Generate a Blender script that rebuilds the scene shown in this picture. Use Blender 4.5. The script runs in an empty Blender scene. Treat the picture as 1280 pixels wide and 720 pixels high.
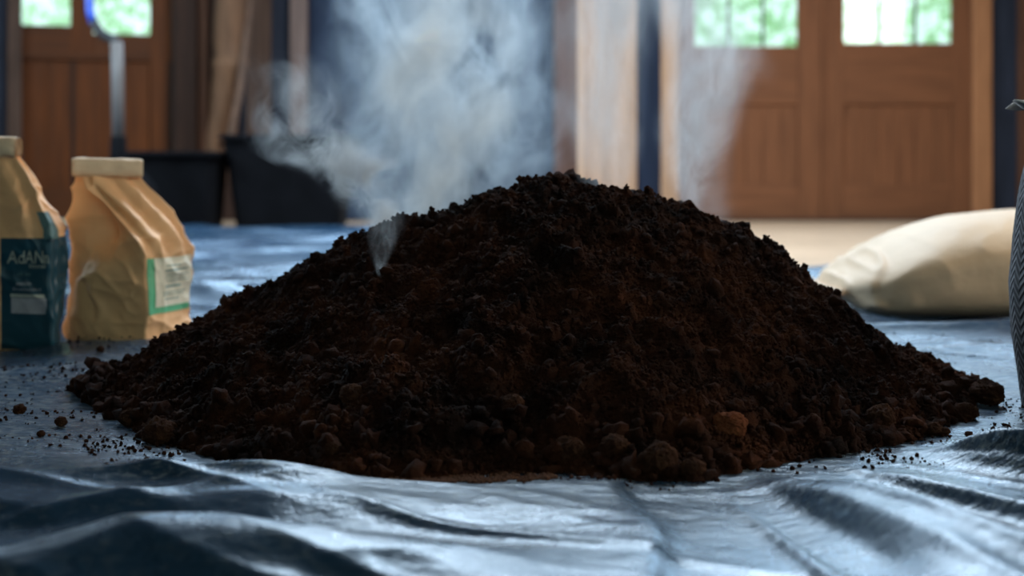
import bpy, math, random
import numpy as np
from mathutils import Vector, Matrix

random.seed(7)
rng = np.random.default_rng(7)
C = bpy.context.scene.collection
F = 1280 * 50 / 36.0      # focal length in pixels
H = 0.39                  # camera height
HY = 200.0                # horizon row

def px(x, y, Y):
    """pixel of the photograph at distance Y -> world point"""
    return Vector(((x - 640) / F * Y, Y, H - (y - HY) / F * Y))
def ground(x, y):
    Y = F * H / (y - HY)
    return ((x - 640) / F * Y, Y)

# ------------------------------------------------------------------ noise
def _hash(i, j, k, seed):
    h = (i.astype(np.int64) * 374761393 + j.astype(np.int64) * 668265263 + k.astype(np.int64) * 2147483647 + seed * 1013904223) & 0xFFFFFFFF
    h = ((h ^ (h >> 13)) * 1274126177) & 0xFFFFFFFF
    h = ((h ^ (h >> 15)) * 2246822519) & 0xFFFFFFFF
    return ((h ^ (h >> 16)) & 0xFFFFFF) / float(0xFFFFFF)
def vn(x, y, z=0.0, seed=0):
    x, y, z = np.broadcast_arrays(np.asarray(x, float), np.asarray(y, float), np.asarray(z, float))
    i, j, k = np.floor(x), np.floor(y), np.floor(z)
    a, b, c = x - i, y - j, z - k
    a = a*a*a*(a*(a*6-15)+10); b = b*b*b*(b*(b*6-15)+10); c = c*c*c*(c*(c*6-15)+10)
    r = 0
    for di in (0, 1):
        for dj in (0, 1):
            for dk in (0, 1):
                w = (a if di else 1-a) * (b if dj else 1-b) * (c if dk else 1-c)
                r = r + w * _hash(i+di, j+dj, k+dk, seed)
    return r
def fbm(x, y, z=0.0, seed=0, o=4, g=0.5):
    s = 0; a = 1; t = 0
    x = np.asarray(x, float); y = np.asarray(y, float); z = np.asarray(z, float)
    for q in range(o):
        s = s + a * vn(x * 2**q + 11.3*q, y * 2**q + 5.7*q, z * 2**q + 3.1*q, seed + q); t += a; a *= g
    return s / t
def ridge(x, y, z=0.0, seed=0, o=2, p=2.0):
    n = fbm(x, y, z, seed, o)
    return np.clip(1 - np.abs(2*n - 1) * 1.6, 0, 1) ** p
def sstep(a, b, x):
    t = np.clip((np.asarray(x, float) - a) / (b - a), 0, 1)
    return t*t*(3-2*t)

# ------------------------------------------------------------------ mesh helpers
def link(name, me, mat=None, parent=None):
    o = bpy.data.objects.new(name, me)
    C.objects.link(o)
    if mat is not None and me is not None:
        me.materials.append(mat)
    if parent is not None:
        o.parent = parent
    return o
def tag(o, label=None, cat=None, group=None, kind=None):
    if label: o['label'] = label
    if cat: o['category'] = cat
    if group: o['group'] = group
    if kind: o['kind'] = kind
    return o
def empty(name, loc=(0, 0, 0), rz=0.0):
    o = bpy.data.objects.new(name, None); C.objects.link(o)
    o.empty_display_size = .05
    o.location = loc; o.rotation_euler = (0, 0, rz)
    return o
def np_mesh(name, V, Fc, smooth=True):
    """V (n,3); Fc (m,k) constant polygon size"""
    V = np.ascontiguousarray(V, dtype=np.float32); Fc = np.ascontiguousarray(Fc, dtype=np.int32)
    me = bpy.data.meshes.new(name)
    me.vertices.add(len(V)); me.vertices.foreach_set('co', V.ravel())
    k = Fc.shape[1]
    me.loops.add(Fc.size); me.loops.foreach_set('vertex_index', Fc.ravel())
    me.polygons.add(len(Fc)); me.polygons.foreach_set('loop_start', np.arange(0, Fc.size, k, dtype=np.int32))
    try:
        me.polygons.foreach_set('loop_total', np.full(len(Fc), k, dtype=np.int32))
    except Exception:
        pass
    me.polygons.foreach_set('use_smooth', np.full(len(Fc), smooth))
    me.update(calc_edges=True); me.validate()
    return me
def grid_faces(nu, nv, wrap=False):
    """verts index = j*nu+i"""
    ii = np.arange(nu if wrap else nu - 1); jj = np.arange(nv - 1)
    I, J = np.meshgrid(ii, jj)
    I2 = (I + 1) % nu
    return np.stack([J*nu+I, J*nu+I2, (J+1)*nu+I2, (J+1)*nu+I], -1).reshape(-1, 4)

class MB:
    def __init__(s): s.v = []; s.f = []
    def add(s, vs, fs):
        b = len(s.v); s.v += [tuple(v) for v in vs]; s.f += [tuple(b+i for i in f) for f in fs]
    def box(s, x0, x1, y0, y1, z0, z1):
        s.add([(x0,y0,z0),(x1,y0,z0),(x1,y1,z0),(x0,y1,z0),(x0,y0,z1),(x1,y0,z1),(x1,y1,z1),(x0,y1,z1)],
              [(0,3,2,1),(4,5,6,7),(0,1,5,4),(1,2,6,5),(2,3,7,6),(3,0,4,7)])
    def prism(s, rings, cap=True):
        n = len(rings[0]); vs = [p for r in rings for p in r]; fs = []
        for j in range(len(rings)-1):
            for i in range(n):
                fs.append((j*n+i, j*n+(i+1) % n, (j+1)*n+(i+1) % n, (j+1)*n+i))
        if cap:
            fs.append(tuple(range(n))[::-1]); fs.append(tuple((len(rings)-1)*n+i for i in range(n)))
        s.add(vs, fs)
    def tube(s, pts, rad, n=14):
        pts = [Vector(p) for p in pts]
        if not hasattr(rad, '__len__'): rad = [rad]*len(pts)
        rings = []; up = Vector((0, .3, 1)).normalized()
        for i, p in enumerate(pts):
            t = (pts[min(i+1, len(pts)-1)] - pts[max(i-1, 0)]).normalized()
            a = t.cross(Vector((0, 1, 0)));
            if a.length < .1: a = t.cross(Vector((1, 0, 0)))
            a.normalize(); b = t.cross(a).normalized()
            rings.append([p + (a*math.cos(2*math.pi*k/n) + b*math.sin(2*math.pi*k/n))*rad[i] for k in range(n)])
        s.prism(rings)
    def lathe(s, prof, cx=0, cy=0, n=24):
        s.prism([[(cx+r*math.cos(2*math.pi*k/n), cy+r*math.sin(2*math.pi*k/n), z) for k in range(n)] for r, z in prof])
    def build(s, name, mat, parent=None, bevel=0.0, smooth=False, mtx=None):
        me = bpy.data.meshes.new(name); me.from_pydata(s.v, [], s.f); me.update()
        if mtx is not None: me.transform(mtx)
        if smooth:
            me.polygons.foreach_set('use_smooth', [True]*len(me.polygons))
        o = link(name, me, mat, parent)
        if bevel:
            m = o.modifiers.new('bevel', 'BEVEL'); m.width = bevel; m.segments = 2; m.limit_method = 'ANGLE'
        return o

# ------------------------------------------------------------------ materials
def newmat(name):
    m = bpy.data.materials.new(name); m.use_nodes = True
    nt = m.node_tree; nt.nodes.clear()
    out = nt.nodes.new('ShaderNodeOutputMaterial')
    return m, nt, out
def N(nt, t, **kw):
    n = nt.nodes.new(t)
    for k, v in kw.items():
        if k.startswith('i_'):
            n.inputs[k[2:].replace('_', ' ')].default_value = v
        else:
            setattr(n, k, v)
    return n
def ramp(nt, fac, stops, interp='LINEAR'):
    r = nt.nodes.new('ShaderNodeValToRGB'); r.color_ramp.interpolation = interp
    e = r.color_ramp.elements
    e[0].position, e[0].color = stops[0][0], tuple(stops[0][1]) + ((1,) if len(stops[0][1]) == 3 else ())
    e[1].position, e[1].color = stops[-1][0], tuple(stops[-1][1]) + ((1,) if len(stops[-1][1]) == 3 else ())
    for p, c in stops[1:-1]:
        q = e.new(p); q.color = tuple(c) + ((1,) if len(c) == 3 else ())
    nt.links.new(fac, r.inputs[0])
    return r
def simple(name, col, rough=.6, var=.25, scale=6.0, stretch=(1, 1, 1), bump=0.0, bscale=60.0, spec=.5, metal=0.0, sheen=0.0):
    m, nt, out = newmat(name)
    L = nt.links.new
    b = N(nt, 'ShaderNodeBsdfPrincipled')
    b.inputs['Roughness'].default_value = rough
    b.inputs['Specular IOR Level'].default_value = spec
    b.inputs['Metallic'].default_value = metal
    if sheen: b.inputs['Sheen Weight'].default_value = sheen
    tc = N(nt, 'ShaderNodeTexCoord'); mp = N(nt, 'ShaderNodeMapping'); mp.inputs['Scale'].default_value = stretch
    L(tc.outputs['Object'], mp.inputs[0])
    n = N(nt, 'ShaderNodeTexNoise', i_Scale=scale, i_Detail=5.0, i_Roughness=.6)
    L(mp.outputs[0], n.inputs[0])
    lo = tuple(c*(1-var) for c in col); hi = tuple(min(1, c*(1+var)) for c in col)
    r = ramp(nt, n.outputs[0], [(.3, lo), (.7, hi)])
    L(r.outputs[0], b.inputs['Base Color'])
    if bump:
        n2 = N(nt, 'ShaderNodeTexNoise', i_Scale=bscale, i_Detail=4.0)
        L(mp.outputs[0], n2.inputs[0])
        bp = N(nt, 'ShaderNodeBump', i_Strength=bump, i_Distance=.01); L(n2.outputs[0], bp.inputs['Height']); L(bp.outputs[0], b.inputs['Normal'])
    L(b.outputs[0], out.inputs[0])
    return m

WOOD = {}
def wood(name, col, rough=.45, var=.35, vertical=True, boards=0.0):
    key = name
    if key in WOOD: return WOOD[key]
    st = (14, 14, 1.2) if vertical else (1.2, 14, 14)
    m = simple(name, col, rough, var, 2.2, st, .12, 9.0, .2)
    WOOD[key] = m
    return m

M = {}
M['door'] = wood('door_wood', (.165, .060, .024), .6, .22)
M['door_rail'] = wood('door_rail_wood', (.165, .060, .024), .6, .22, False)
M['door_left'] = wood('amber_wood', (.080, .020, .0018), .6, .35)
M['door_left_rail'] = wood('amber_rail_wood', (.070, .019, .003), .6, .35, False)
M['post'] = wood('post_wood', (.085, .034, .017), .7, .35)
M['darkpost'] = wood('dark_post_wood', (.030, .012, .006), .7, .4)
M['pale'] = wood('pale_wood', (.42, .25, .15), .65, .25)
M['grey'] = wood('grey_weathered_wood', (.07, .040, .028), .8, .4)
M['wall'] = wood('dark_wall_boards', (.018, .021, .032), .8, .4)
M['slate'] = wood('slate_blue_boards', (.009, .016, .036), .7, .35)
M['side'] = wood('side_wall_boards', (.10, .055, .035), .8, .35)
M['ceil'] = wood('ceiling_boards', (.11, .07, .045), .8, .35, False)
M['black'] = simple('black_plastic', (.0035, .0035, .0045), .85, .3, 8, spec=.08)
M['blackrubber'] = simple('black_rubber', (.012, .012, .013), .6, .3, 8)
M['alu'] = simple('grey_shaft', (.12, .105, .098), .6, .1, 8)
M['blueplastic'] = simple('blue_grip_plastic', (.02, .07, .42), .4, .15, 8)
M['muntin'] = simple('muntin_grey', (.06, .07, .06), .6, .15, 8)

def floor_mat():
    m, nt, out = newmat('plank_floor'); L = nt.links.new
    b = N(nt, 'ShaderNodeBsdfPrincipled', i_Roughness=.33)
    tc = N(nt, 'ShaderNodeTexCoord'); mp = N(nt, 'ShaderNodeMapping')
    L(tc.outputs['Object'], mp.inputs[0])
    br = N(nt, 'ShaderNodeTexBrick'); br.offset = .5
    br.inputs['Scale'].default_value = 1.0; br.inputs['Brick Width'].default_value = 2.2; br.inputs['Row Height'].default_value = .13
    br.inputs['Mortar Size'].default_value = .003; br.inputs['Mortar'].default_value = (.05, .03, .02, 1)
    br.inputs['Color1'].default_value = (.62, .41, .26, 1); br.inputs['Color2'].default_value = (.54, .35, .21, 1)
    L(mp.outputs[0], br.inputs[0])
    mp2 = N(nt, 'ShaderNodeMapping'); mp2.inputs['Scale'].default_value = (1.5, 22, 1); L(tc.outputs['Object'], mp2.inputs[0])
    n = N(nt, 'ShaderNodeTexNoise', i_Scale=2.0, i_Detail=5.0); L(mp2.outputs[0], n.inputs[0])
    r = ramp(nt, n.outputs[0], [(.3, (.6, .6, .6)), (.7, (1.15, 1.15, 1.15))])
    mx = N(nt, 'ShaderNodeMix', data_type='RGBA', blend_type='MULTIPLY'); mx.inputs[0].default_value = 1
    L(br.outputs[0], mx.inputs[6]); L(r.outputs[0], mx.inputs[7]); L(mx.outputs[2], b.inputs['Base Color'])
    L(b.outputs[0], out.inputs[0]); return m
M['floor'] = floor_mat()

def glass_mat():
    m, nt, out = newmat('window_glass'); L = nt.links.new
    t = N(nt, 'ShaderNodeBsdfTransparent'); t.inputs[0].default_value = (.9, 1.0, .95, 1)
    g = N(nt, 'ShaderNodeBsdfGlossy', i_Roughness=.05)
    mx = N(nt, 'ShaderNodeMixShader'); mx.inputs[0].default_value = .06
    L(t.outputs[0], mx.inputs[1]); L(g.outputs[0], mx.inputs[2]); L(mx.outputs[0], out.inputs[0]); return m
M['glass'] = glass_mat()

def tarp_mat():
    m, nt, out = newmat('black_plastic_sheeting'); L = nt.links.new
    b = N(nt, 'ShaderNodeBsdfPrincipled')
    b.inputs['Specular IOR Level'].default_value = .42; b.inputs['Specular Tint'].default_value = (.50, .76, 1, 1)
    tc = N(nt, 'ShaderNodeTexCoord')
    # dusty patches and dried splashes
    n1 = N(nt, 'ShaderNodeTexNoise', i_Scale=3.0, i_Detail=8.0, i_Roughness=.72); L(tc.outputs['Object'], n1.inputs[0])
    mp = N(nt, 'ShaderNodeMapping'); mp.inputs['Scale'].default_value = (1, 2.0, 1); L(tc.outputs['Object'], mp.inputs[0])
    n2 = N(nt, 'ShaderNodeTexNoise', i_Scale=70.0, i_Detail=4.0, i_Roughness=.7); L(mp.outputs[0], n2.inputs[0])
    vm = N(nt, 'ShaderNodeVectorMath', operation='MULTIPLY_ADD'); L(tc.outputs['Object'], vm.inputs[0]); vm.inputs[1].default_value = (.95, 1.12, 0); vm.inputs[2].default_value = (-.04, -2.63, 0)
    vl = N(nt, 'ShaderNodeVectorMath', operation='LENGTH'); L(vm.outputs[0], vl.inputs[0])
    ds = N(nt, 'ShaderNodeMapRange', interpolation_type='SMOOTHSTEP'); L(vl.outputs['Value'], ds.inputs[0]); ds.inputs[1].default_value = .80; ds.inputs[2].default_value = 1.25; ds.inputs[3].default_value = .20; ds.inputs[4].default_value = 0
    ad0 = N(nt, 'ShaderNodeMath', operation='ADD'); L(n1.outputs[0], ad0.inputs[0]); L(ds.outputs[0], ad0.inputs[1])
    r1 = ramp(nt, ad0.outputs[0], [(.46, (0, 0, 0)), (.72, (1, 1, 1))])
    r2 = ramp(nt, n2.outputs[0], [(.48, (0, 0, 0)), (.66, (1, 1, 1))])
    mul = N(nt, 'ShaderNodeMath', operation='MULTIPLY'); L(r1.outputs[0], mul.inputs[0]); L(r2.outputs[0], mul.inputs[1])
    cr = N(nt, 'ShaderNodeMix', data_type='RGBA'); L(mul.outputs[0], cr.inputs[0])
    cr.inputs[6].default_value = (.012, .032, .062, 1); cr.inputs[7].default_value = (.15, .17, .18, 1)
    L(cr.outputs[2], b.inputs['Base Color'])
    rr = N(nt, 'ShaderNodeMapRange'); L(n1.outputs[0], rr.inputs[0]); rr.inputs[1].default_value = .3; rr.inputs[2].default_value = .7
    rr.inputs[3].default_value = .20; rr.inputs[4].default_value = .36; L(rr.outputs[0], b.inputs['Roughness'])
    n3 = N(nt, 'ShaderNodeTexNoise', i_Scale=28.0, i_Detail=5.0, i_Roughness=.6); L(mp.outputs[0], n3.inputs[0])
    bp = N(nt, 'ShaderNodeBump', i_Strength=.6, i_Distance=.006)
    hm = N(nt, 'ShaderNodeMath', operation='MULTIPLY_ADD'); L(r1.outputs[0], hm.inputs[0]); hm.inputs[1].default_value = .75; hm.inputs[2].default_value = .25
    hn = N(nt, 'ShaderNodeMath', operation='MULTIPLY'); L(n3.outputs[0], hn.inputs[0]); L(hm.outputs[0], hn.inputs[1]); L(hn.outputs[0], bp.inputs['Height']); L(bp.outputs[0], b.inputs['Normal'])
    L(b.outputs[0], out.inputs[0]); return m
M['tarp'] = tarp_mat()

def soil_mat(name='compost', base=(.008, .0034, .0024), hi=(.088, .029, .013), sc=8.0):
    m, nt, out = newmat(name); L = nt.links.new
    b = N(nt, 'ShaderNodeBsdfPrincipled', i_Roughness=1.0); b.inputs['Specular IOR Level'].default_value = .10
    tc = N(nt, 'ShaderNodeTexCoord')
    n1 = N(nt, 'ShaderNodeTexNoise', i_Scale=sc, i_Detail=7.0, i_Roughness=.7); L(tc.outputs['Object'], n1.inputs[0])
    r = ramp(nt, n1.outputs[0], [(.38, base), (.56, tuple((a+c)/2*.8 for a, c in zip(base, hi))), (.70, hi)])
    L(r.outputs[0], b.inputs['Base Color'])
    n2 = N(nt, 'ShaderNodeTexNoise', i_Scale=260.0, i_Detail=4.0, i_Roughness=.8); L(tc.outputs['Object'], n2.inputs[0])
    bp = N(nt, 'ShaderNodeBump', i_Strength=.9, i_Distance=.006); L(n2.outputs[0], bp.inputs['Height']); L(bp.outputs[0], b.inputs['Normal'])
    L(b.outputs[0], out.inputs[0]); return m
M['soil'] = soil_mat()
M['clod'] = soil_mat('clod_soil', (.032, .014, .009), (.12, .05, .024), 30)
M['clod_orange'] = soil_mat('orange_clod_soil', (.14, .045, .02), (.30, .095, .04), 30)
M['smear'] = soil_mat('brown_spilled_soil', (.07, .032, .018), (.20, .09, .05), 40)

def paper_mat(name, col, rough=.62, var=.12):
    return simple(name, col, rough, var, 9, (1, 1, 1), .25, 34.0, .35)
M['kraft'] = paper_mat('kraft_paper', (.78, .45, .23))
M['kraft_pale'] = paper_mat('pale_kraft_paper', (.76, .56, .38))
M['teal'] = paper_mat('teal_print', (.010, .055, .085), .4)
M['green'] = simple('green_print', (.10, .42, .22), .5, .12, 20)
M['labelpale'] = simple('pale_label_print', (.75, .70, .56), .55, .08, 30)
M['ink'] = simple('grey_green_ink', (.30, .38, .33), .6, .2, 60)
M['white'] = simple('off_white_print', (.42, .44, .38), .5, .12, 60)
M['lilac'] = simple('pale_lilac_print', (.36, .36, .40), .5, .15, 60)
M['greyteal'] = simple('grey_teal_print', (.10, .19, .20), .5, .2, 60)
M['sack'] = simple('cream_sack_cloth', (.62, .43, .27), .6, .08, 5, (1, 1, 1), .15, 40, .35)
M['twine'] = simple('brown_thread', (.2, .12, .07), .8)

def knit_mat():
    m, nt, out = newmat('black_and_white_weave'); L = nt.links.new
    b = N(nt, 'ShaderNodeBsdfPrincipled', i_Roughness=.8)
    uv = N(nt, 'ShaderNodeTexCoord'); mp = N(nt, 'ShaderNodeMapping'); mp.inputs['Scale'].default_value = (1, 1, 1)
    L(uv.outputs['UV'], mp.inputs[0])
    sx = N(nt, 'ShaderNodeSeparateXYZ'); L(mp.outputs[0], sx.inputs[0])
    # herringbone: v + |tri(u)|
    a = N(nt, 'ShaderNodeMath', operation='PINGPONG'); L(sx.outputs[0], a.inputs[0]); a.inputs[1].default_value = .018
    ad = N(nt, 'ShaderNodeMath', operation='ADD'); L(sx.outputs[1], ad.inputs[0]); L(a.outputs[0], ad.inputs[1])
    mu = N(nt, 'ShaderNodeMath', operation='MULTIPLY'); L(ad.outputs[0], mu.inputs[0]); mu.inputs[1].default_value = 72*6.283
    sn = N(nt, 'ShaderNodeMath', operation='SINE'); L(mu.outputs[0], sn.inputs[0])
    r = ramp(nt, sn.outputs[0], [(.35, (.025, .027, .035)), (.85, (.16, .16, .18))])
    L(r.outputs[0], b.inputs['Base Color'])
    bp = N(nt, 'ShaderNodeBump', i_Strength=.5, i_Distance=.003); L(sn.outputs[0], bp.inputs['Height']); L(bp.outputs[0], b.inputs['Normal'])
    L(b.outputs[0], out.inputs[0]); return m
M['knit'] = knit_mat()
M['frill'] = simple('pale_frayed_cloth', (.5, .46, .42), .8, .3, 60, (1, 1, 1), .4, 90)

def leaf_mat():
    m, nt, out = newmat('leaves'); L = nt.links.new
    d = N(nt, 'ShaderNodeBsdfDiffuse'); d.inputs[0].default_value = (.62, .80, .56, 1)
    t = N(nt, 'ShaderNodeBsdfTranslucent'); t.inputs[0].default_value = (.75, .95, .66, 1)
    mx = N(nt, 'ShaderNodeMixShader'); mx.inputs[0].default_value = .5
    L(d.outputs[0], mx.inputs[1]); L(t.outputs[0], mx.inputs[2]); L(mx.outputs[0], out.inputs[0]); return m
M['leaf'] = leaf_mat()
M['grass'] = simple('lawn', (.10, .22, .06), .9, .3, 4)

# ================================================================== SETTING
BY = 9.25      # back wall distance
def S(o, kind='structure'): o['kind'] = kind; return o
m_ = MB(); m_.box(-4.3, 4.3, -1.6, BY+.3, -.12, -.004); S(m_.build('floor', M['floor']))
m_ = MB()
SK = (-1.0, 1.5, 5.1, 6.7)  # ceiling opening added for the top light
m_.box(-4.3, SK[0], -1.6, BY+.3, 3.3, 3.4); m_.box(SK[1], 4.3, -1.6, BY+.3, 3.3, 3.4)
m_.box(SK[0], SK[1], -1.6, SK[2], 3.3, 3.4); m_.box(SK[0], SK[1], SK[3], BY+.3, 3.3, 3.4)
for yb in (0.8, 2.8, 4.8, 6.8, 8.6): m_.box(-4.15, 4.15, yb, yb+.16, 3.1, 3.3)
S(m_.build('ceiling', M['ceil']))

def X(p, Y=BY): return (p-640)/F*Y
def Z(p, Y=BY): return H-(p-HY)/F*Y

# hinge between the straight and the canted part of the back wall
HX = X(232); TH = math.radians(17)
# --- straight back wall with two door openings and an added row of high windows, unseen, for back light
dA0, dA1, dB0, dB1 = X(848), X(1027), X(1031), X(1215)
DH = 2.06
w = MB()
w.box(HX, dA0, BY, BY+.16, -.004, 2.25)
w.box(dB1, 4.3, BY, BY+.16, -.004, 2.25)
w.box(dA0, dB1, BY, BY+.16, DH, 2.25)
w.box(HX, 4.3, BY, BY+.16, 3.05, 3.3)
hw = [HX+.15+i*1.08 for i in range(6)]
w.box(HX, hw[0], BY, BY+.16, 2.25, 3.05)
for i, a in enumerate(hw):
    e = hw[i+1] if i < 5 else 4.3
    w.box(a+.94, e, BY, BY+.16, 2.25, 3.05)
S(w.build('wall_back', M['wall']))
for i, a in enumerate(hw):
    f = MB()
    f.box(a, a+.94, BY+.04, BY+.10, 2.25, 2.30); f.box(a, a+.94, BY+.04, BY+.10, 3.0, 3.05)
    f.box(a, a+.05, BY+.04, BY+.10, 2.30, 3.0); f.box(a+.89, a+.94, BY+.04, BY+.10, 2.30, 3.0); f.box(a+.455, a+.485, BY+.04, BY+.10, 2.30, 3.0)
    wo = S(f.build('window_%d' % (i+1), M['post']))
    g = MB(); g.box(a+.05, a+.89, BY+.065, BY+.071, 2.30, 3.0); g.build('pane', M['glass'], wo)

def panel_door(name, x0, x1, wx0, wx1, wz0, py0, py1, mat, mrail, nl=3):
    """craftsman door in its own plane y=0 (front face towards -y)"""
    t = .045
    f = MB()
    f.box(x0, wx0, -t/2, t/2, .008, DH-.004); f.box(wx1, x1, -t/2, t/2, .008, DH-.004)
    root = None
    fr = f.build(name, mat, None, .004); S(fr)
    r = MB()
    r.box(wx0, wx1, -t/2, t/2, .008, py0)          # bottom rail
    r.box(wx0, wx1, -t/2, t/2, py1, wz0)           # lock rail
    r.box(wx0, wx1, -t/2, t/2, DH-.14, DH-.004)
    r.build('rail', mrail, fr, .004)
    p = MB()
    nb = 6; bw = (wx1-wx0)/nb
    for k in range(nb):
        p.box(wx0+k*bw+.002, wx0+(k+1)*bw-.002, -.008, .008, py0-.01, py1+.01)
    p.box(wx0, wx1, -.003, .003, py0-.01, py1+.01)
    p.build('panel', mat, fr, .003)
    mu = MB()
    for k in range(1, nl):
        xm = wx0+(wx1-wx0)*k/nl
        mu.box(xm-.008, xm+.008, -.014, .014, wz0, DH-.14)
    mu.build('muntin', M['muntin'], fr)
    g = MB(); g.box(wx0, wx1, -.003, .003, wz0-.005, DH-.135); g.build('pane', M['glass'], fr)
    return fr

dA = panel_door('door_1', dA0+.004, dA1-.002, X(868), X(997), Z(58), Z(232), Z(131), M['door'], M['door_rail'])
dB = panel_door('door_2', dB0+.002, dB1-.004, X(1055), X(1190), Z(54), Z(232), Z(131), M['door'], M['door_rail'])
for d in (dA, dB):
    d.location = (0, BY+.02, 0)
# casing around the pair, threshold
t = MB(); t.box(dB1-.002, X(1238), BY-.035, BY+.05, 0, DH+.12); S(t.build('trim_1', wood('casing_wood', (.33, .14, .06), .55, .2), None, .004))
t = MB(); t.box(X(826), dA0+.002, BY-.035, BY+.05, 0, DH+.12); S(t.build('trim_2', M['pale'], None, .004))
t = MB(); t.box(X(826), X(1238), BY-.045, BY+.02, DH+.002, DH+.11); S(t.build('trim_3', M['door_rail'], None, .004))
t = MB(); t.box(dA0-.02, dB1+.02, BY-.09, BY+.1, -.002, .012); S(t.build('trim_4', wood('threshold_wood', (.05, .025, .015), .6, .2, False), None, .003))
t = MB(); t.box(dA1-.002, dB0+.002, BY-.015, BY+.03, .012, DH); S(t.build('trim_5', M['door'], None))
# posts and boards of the back wall
def board(name, p0, p1, mat, dep=.06, z1=2.24, y0=BY):
    b = MB(); b.box(X(p0), X(p1), y0-dep, y0+.002, 0, z1); return S(b.build(name, mat, None, .006))
board('trim_6', 692, 721, M['post'], .10)
board('trim_7', 721, 795, M['pale'], .045)
board('trim_8', 721, 728, wood('light_edge_wood', (.62, .42, .28), .6, .15), .07)
board('trim_9', 1271, 1310, M['post'], .08)
# dark slate boards between the posts
sb = MB()
xx = X(386)
while xx < X(690)-.01:
    x2 = min(xx+.19, X(691)); sb.box(xx+.003, x2-.003, BY-.03, BY+.002, 0, 2.24); xx = x2
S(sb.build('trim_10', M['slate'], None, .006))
board('trim_11', 797, 825, M['slate'], .02)
board('trim_12', 340, 365, M['wall'], .02)

# --- canted part of the back wall, built in its own frame: s runs left from the hinge
CA = Matrix.Translation((HX, BY, 0)) @ Matrix.Rotation(TH, 4, 'Z')
def canted(p, off=0.0):
    """local x (negative) on the canted wall (face offset off towards the room) for pixel column p"""
    q = p-640; c, s = math.cos(TH), math.sin(TH)
    # world = (HX + x c + off s, BY + x s - off c)   (local y=-off)
    x = (q*(BY-off*c) - F*(HX+off*s))/(F*c - q*s)
    return x, BY + x*s - off*c
def cz(py, p, off=0.0):
    return H-(py-HY)/F*canted(p, off)[1]
cx = lambda p, off=0.0: canted(p, off)[0]
lend = -1.75
d3l, d3r = cx(26), cx(216)
w = MB()
w.box(lend, d3l, 0, .16, -.004, 3.3); w.box(d3r, .0, 0, .16, -.004, 3.3); w.box(d3l, d3r, 0, .16, DH, 3.3)
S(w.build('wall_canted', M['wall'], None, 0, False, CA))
f = MB(); tt = .045
pw0, pw1, pw2, pw3 = cx(27), cx(88), cx(117), cx(188)
zwl, zpr = cz(31, 60), cz(75, 120)
zw2 = cz(42, 150)
f.box(d3l+.004, pw0, -.0, tt, .01, DH-.004); f.box(pw3, d3r-.004, 0, tt, .01, DH-.004); f.box(pw1, pw2, 0, tt, zpr, DH-.004)
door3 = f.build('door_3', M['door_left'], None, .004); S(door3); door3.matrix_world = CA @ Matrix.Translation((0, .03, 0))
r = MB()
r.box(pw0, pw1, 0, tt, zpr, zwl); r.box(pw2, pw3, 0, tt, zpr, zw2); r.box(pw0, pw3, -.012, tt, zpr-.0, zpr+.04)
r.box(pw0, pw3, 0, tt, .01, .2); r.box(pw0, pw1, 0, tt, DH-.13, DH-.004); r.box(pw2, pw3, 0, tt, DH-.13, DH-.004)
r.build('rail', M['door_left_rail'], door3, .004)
p = MB()
edges = [27, 58, 92, 130, 163, 188]
for a, b in zip(edges[:-1], edges[1:]): p.box(cx(a)+.004, cx(b)-.004, .016, .032, .19, zpr+.01)
p.box(pw0, pw3, .022, .028, .19, zpr+.01)
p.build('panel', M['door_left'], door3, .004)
mu = MB(); mu.box(cx(91)-.012, cx(91)+.012, .006, .03, .2, zpr); mu.box(cx(209), cx(213), -.01, .02, .2, zpr); mu.build('stile', M['darkpost'], door3)
for a, b, zz in ((pw0, pw1, zwl), (pw2, pw3, zw2)):
    g = MB(); g.box(a, b, .018, .024, zz-.004, DH-.12); g.build('pane', M['glass'], door3)
def cboard(name, p0, p1, mat, off=.05, z1=3.2):
    b = MB(); b.box(cx(p0, off), cx(p1, off), -off, .004, 0, z1); return S(b.build(name, mat, None, .006, False, CA))
cboard('trim_13', 9, 27, M['grey'], .05)
cboard('trim_14', 189, 214, wood('light_stile_wood', (.26, .10, .03), .5, .2), .012, DH) if False else None
b = MB(); b.box(HX-.06, X(250), BY-.10, BY+.004, 0, 2.24); S(b.build('trim_15', M['darkpost'], None, .008))
board('trim_16', 249, 262, M['post'], .06)
board('trim_17', 262, 300, M['darkpost'], .03)
board('trim_18', 310, 340, M['grey'], .07)
board('trim_19', 365, 386, wood('ashen_wood', (.13, .085, .07), .75, .25), .09)
# side and front walls
CL = CA @ Vector((lend, 0, 0))
LX = CL.x
b = MB(); b.box(LX-.12, LX, -1.6, 4.6, -.004, 3.3); b.box(LX-.12, LX, 7.0, CL.y+.15, -.004, 3.3)
b.box(LX-.12, LX, 4.6, 7.0, -.004, 1.1); b.box(LX-.12, LX, 4.6, 7.0, 2.4, 3.3); S(b.build('wall_left', M['side']))
f = MB()
for (y0, y1, z0, z1) in ((4.6, 7.0, 1.1, 1.16), (4.6, 7.0, 2.34, 2.4), (4.6, 4.66, 1.16, 2.34), (6.94, 7.0, 1.16, 2.34), (5.77, 5.83, 1.16, 2.34)):
    f.box(LX-.09, LX-.03, y0, y1, z0, z1)
wo = S(f.build('window_10', M['post']))  # unseen left window, added to frame the extra light on the steam
g = MB(); g.box(LX-.063, LX-.057, 4.66, 6.94, 1.16, 2.34); g.build('pane', M['glass'], wo)
RX = 4.1
b = MB()
b.box(RX, RX+.12, -1.6, 1.0, -.004, 3.3); b.box(RX, RX+.12, 4.0, BY+.1, -.004, 3.3)
b.box(RX, RX+.12, 1.0, 4.0, -.004, .9); b.box(RX, RX+.12, 1.0, 4.0, 2.5, 3.3)
S(b.build('wall_right', M['side']))
f = MB()
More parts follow.
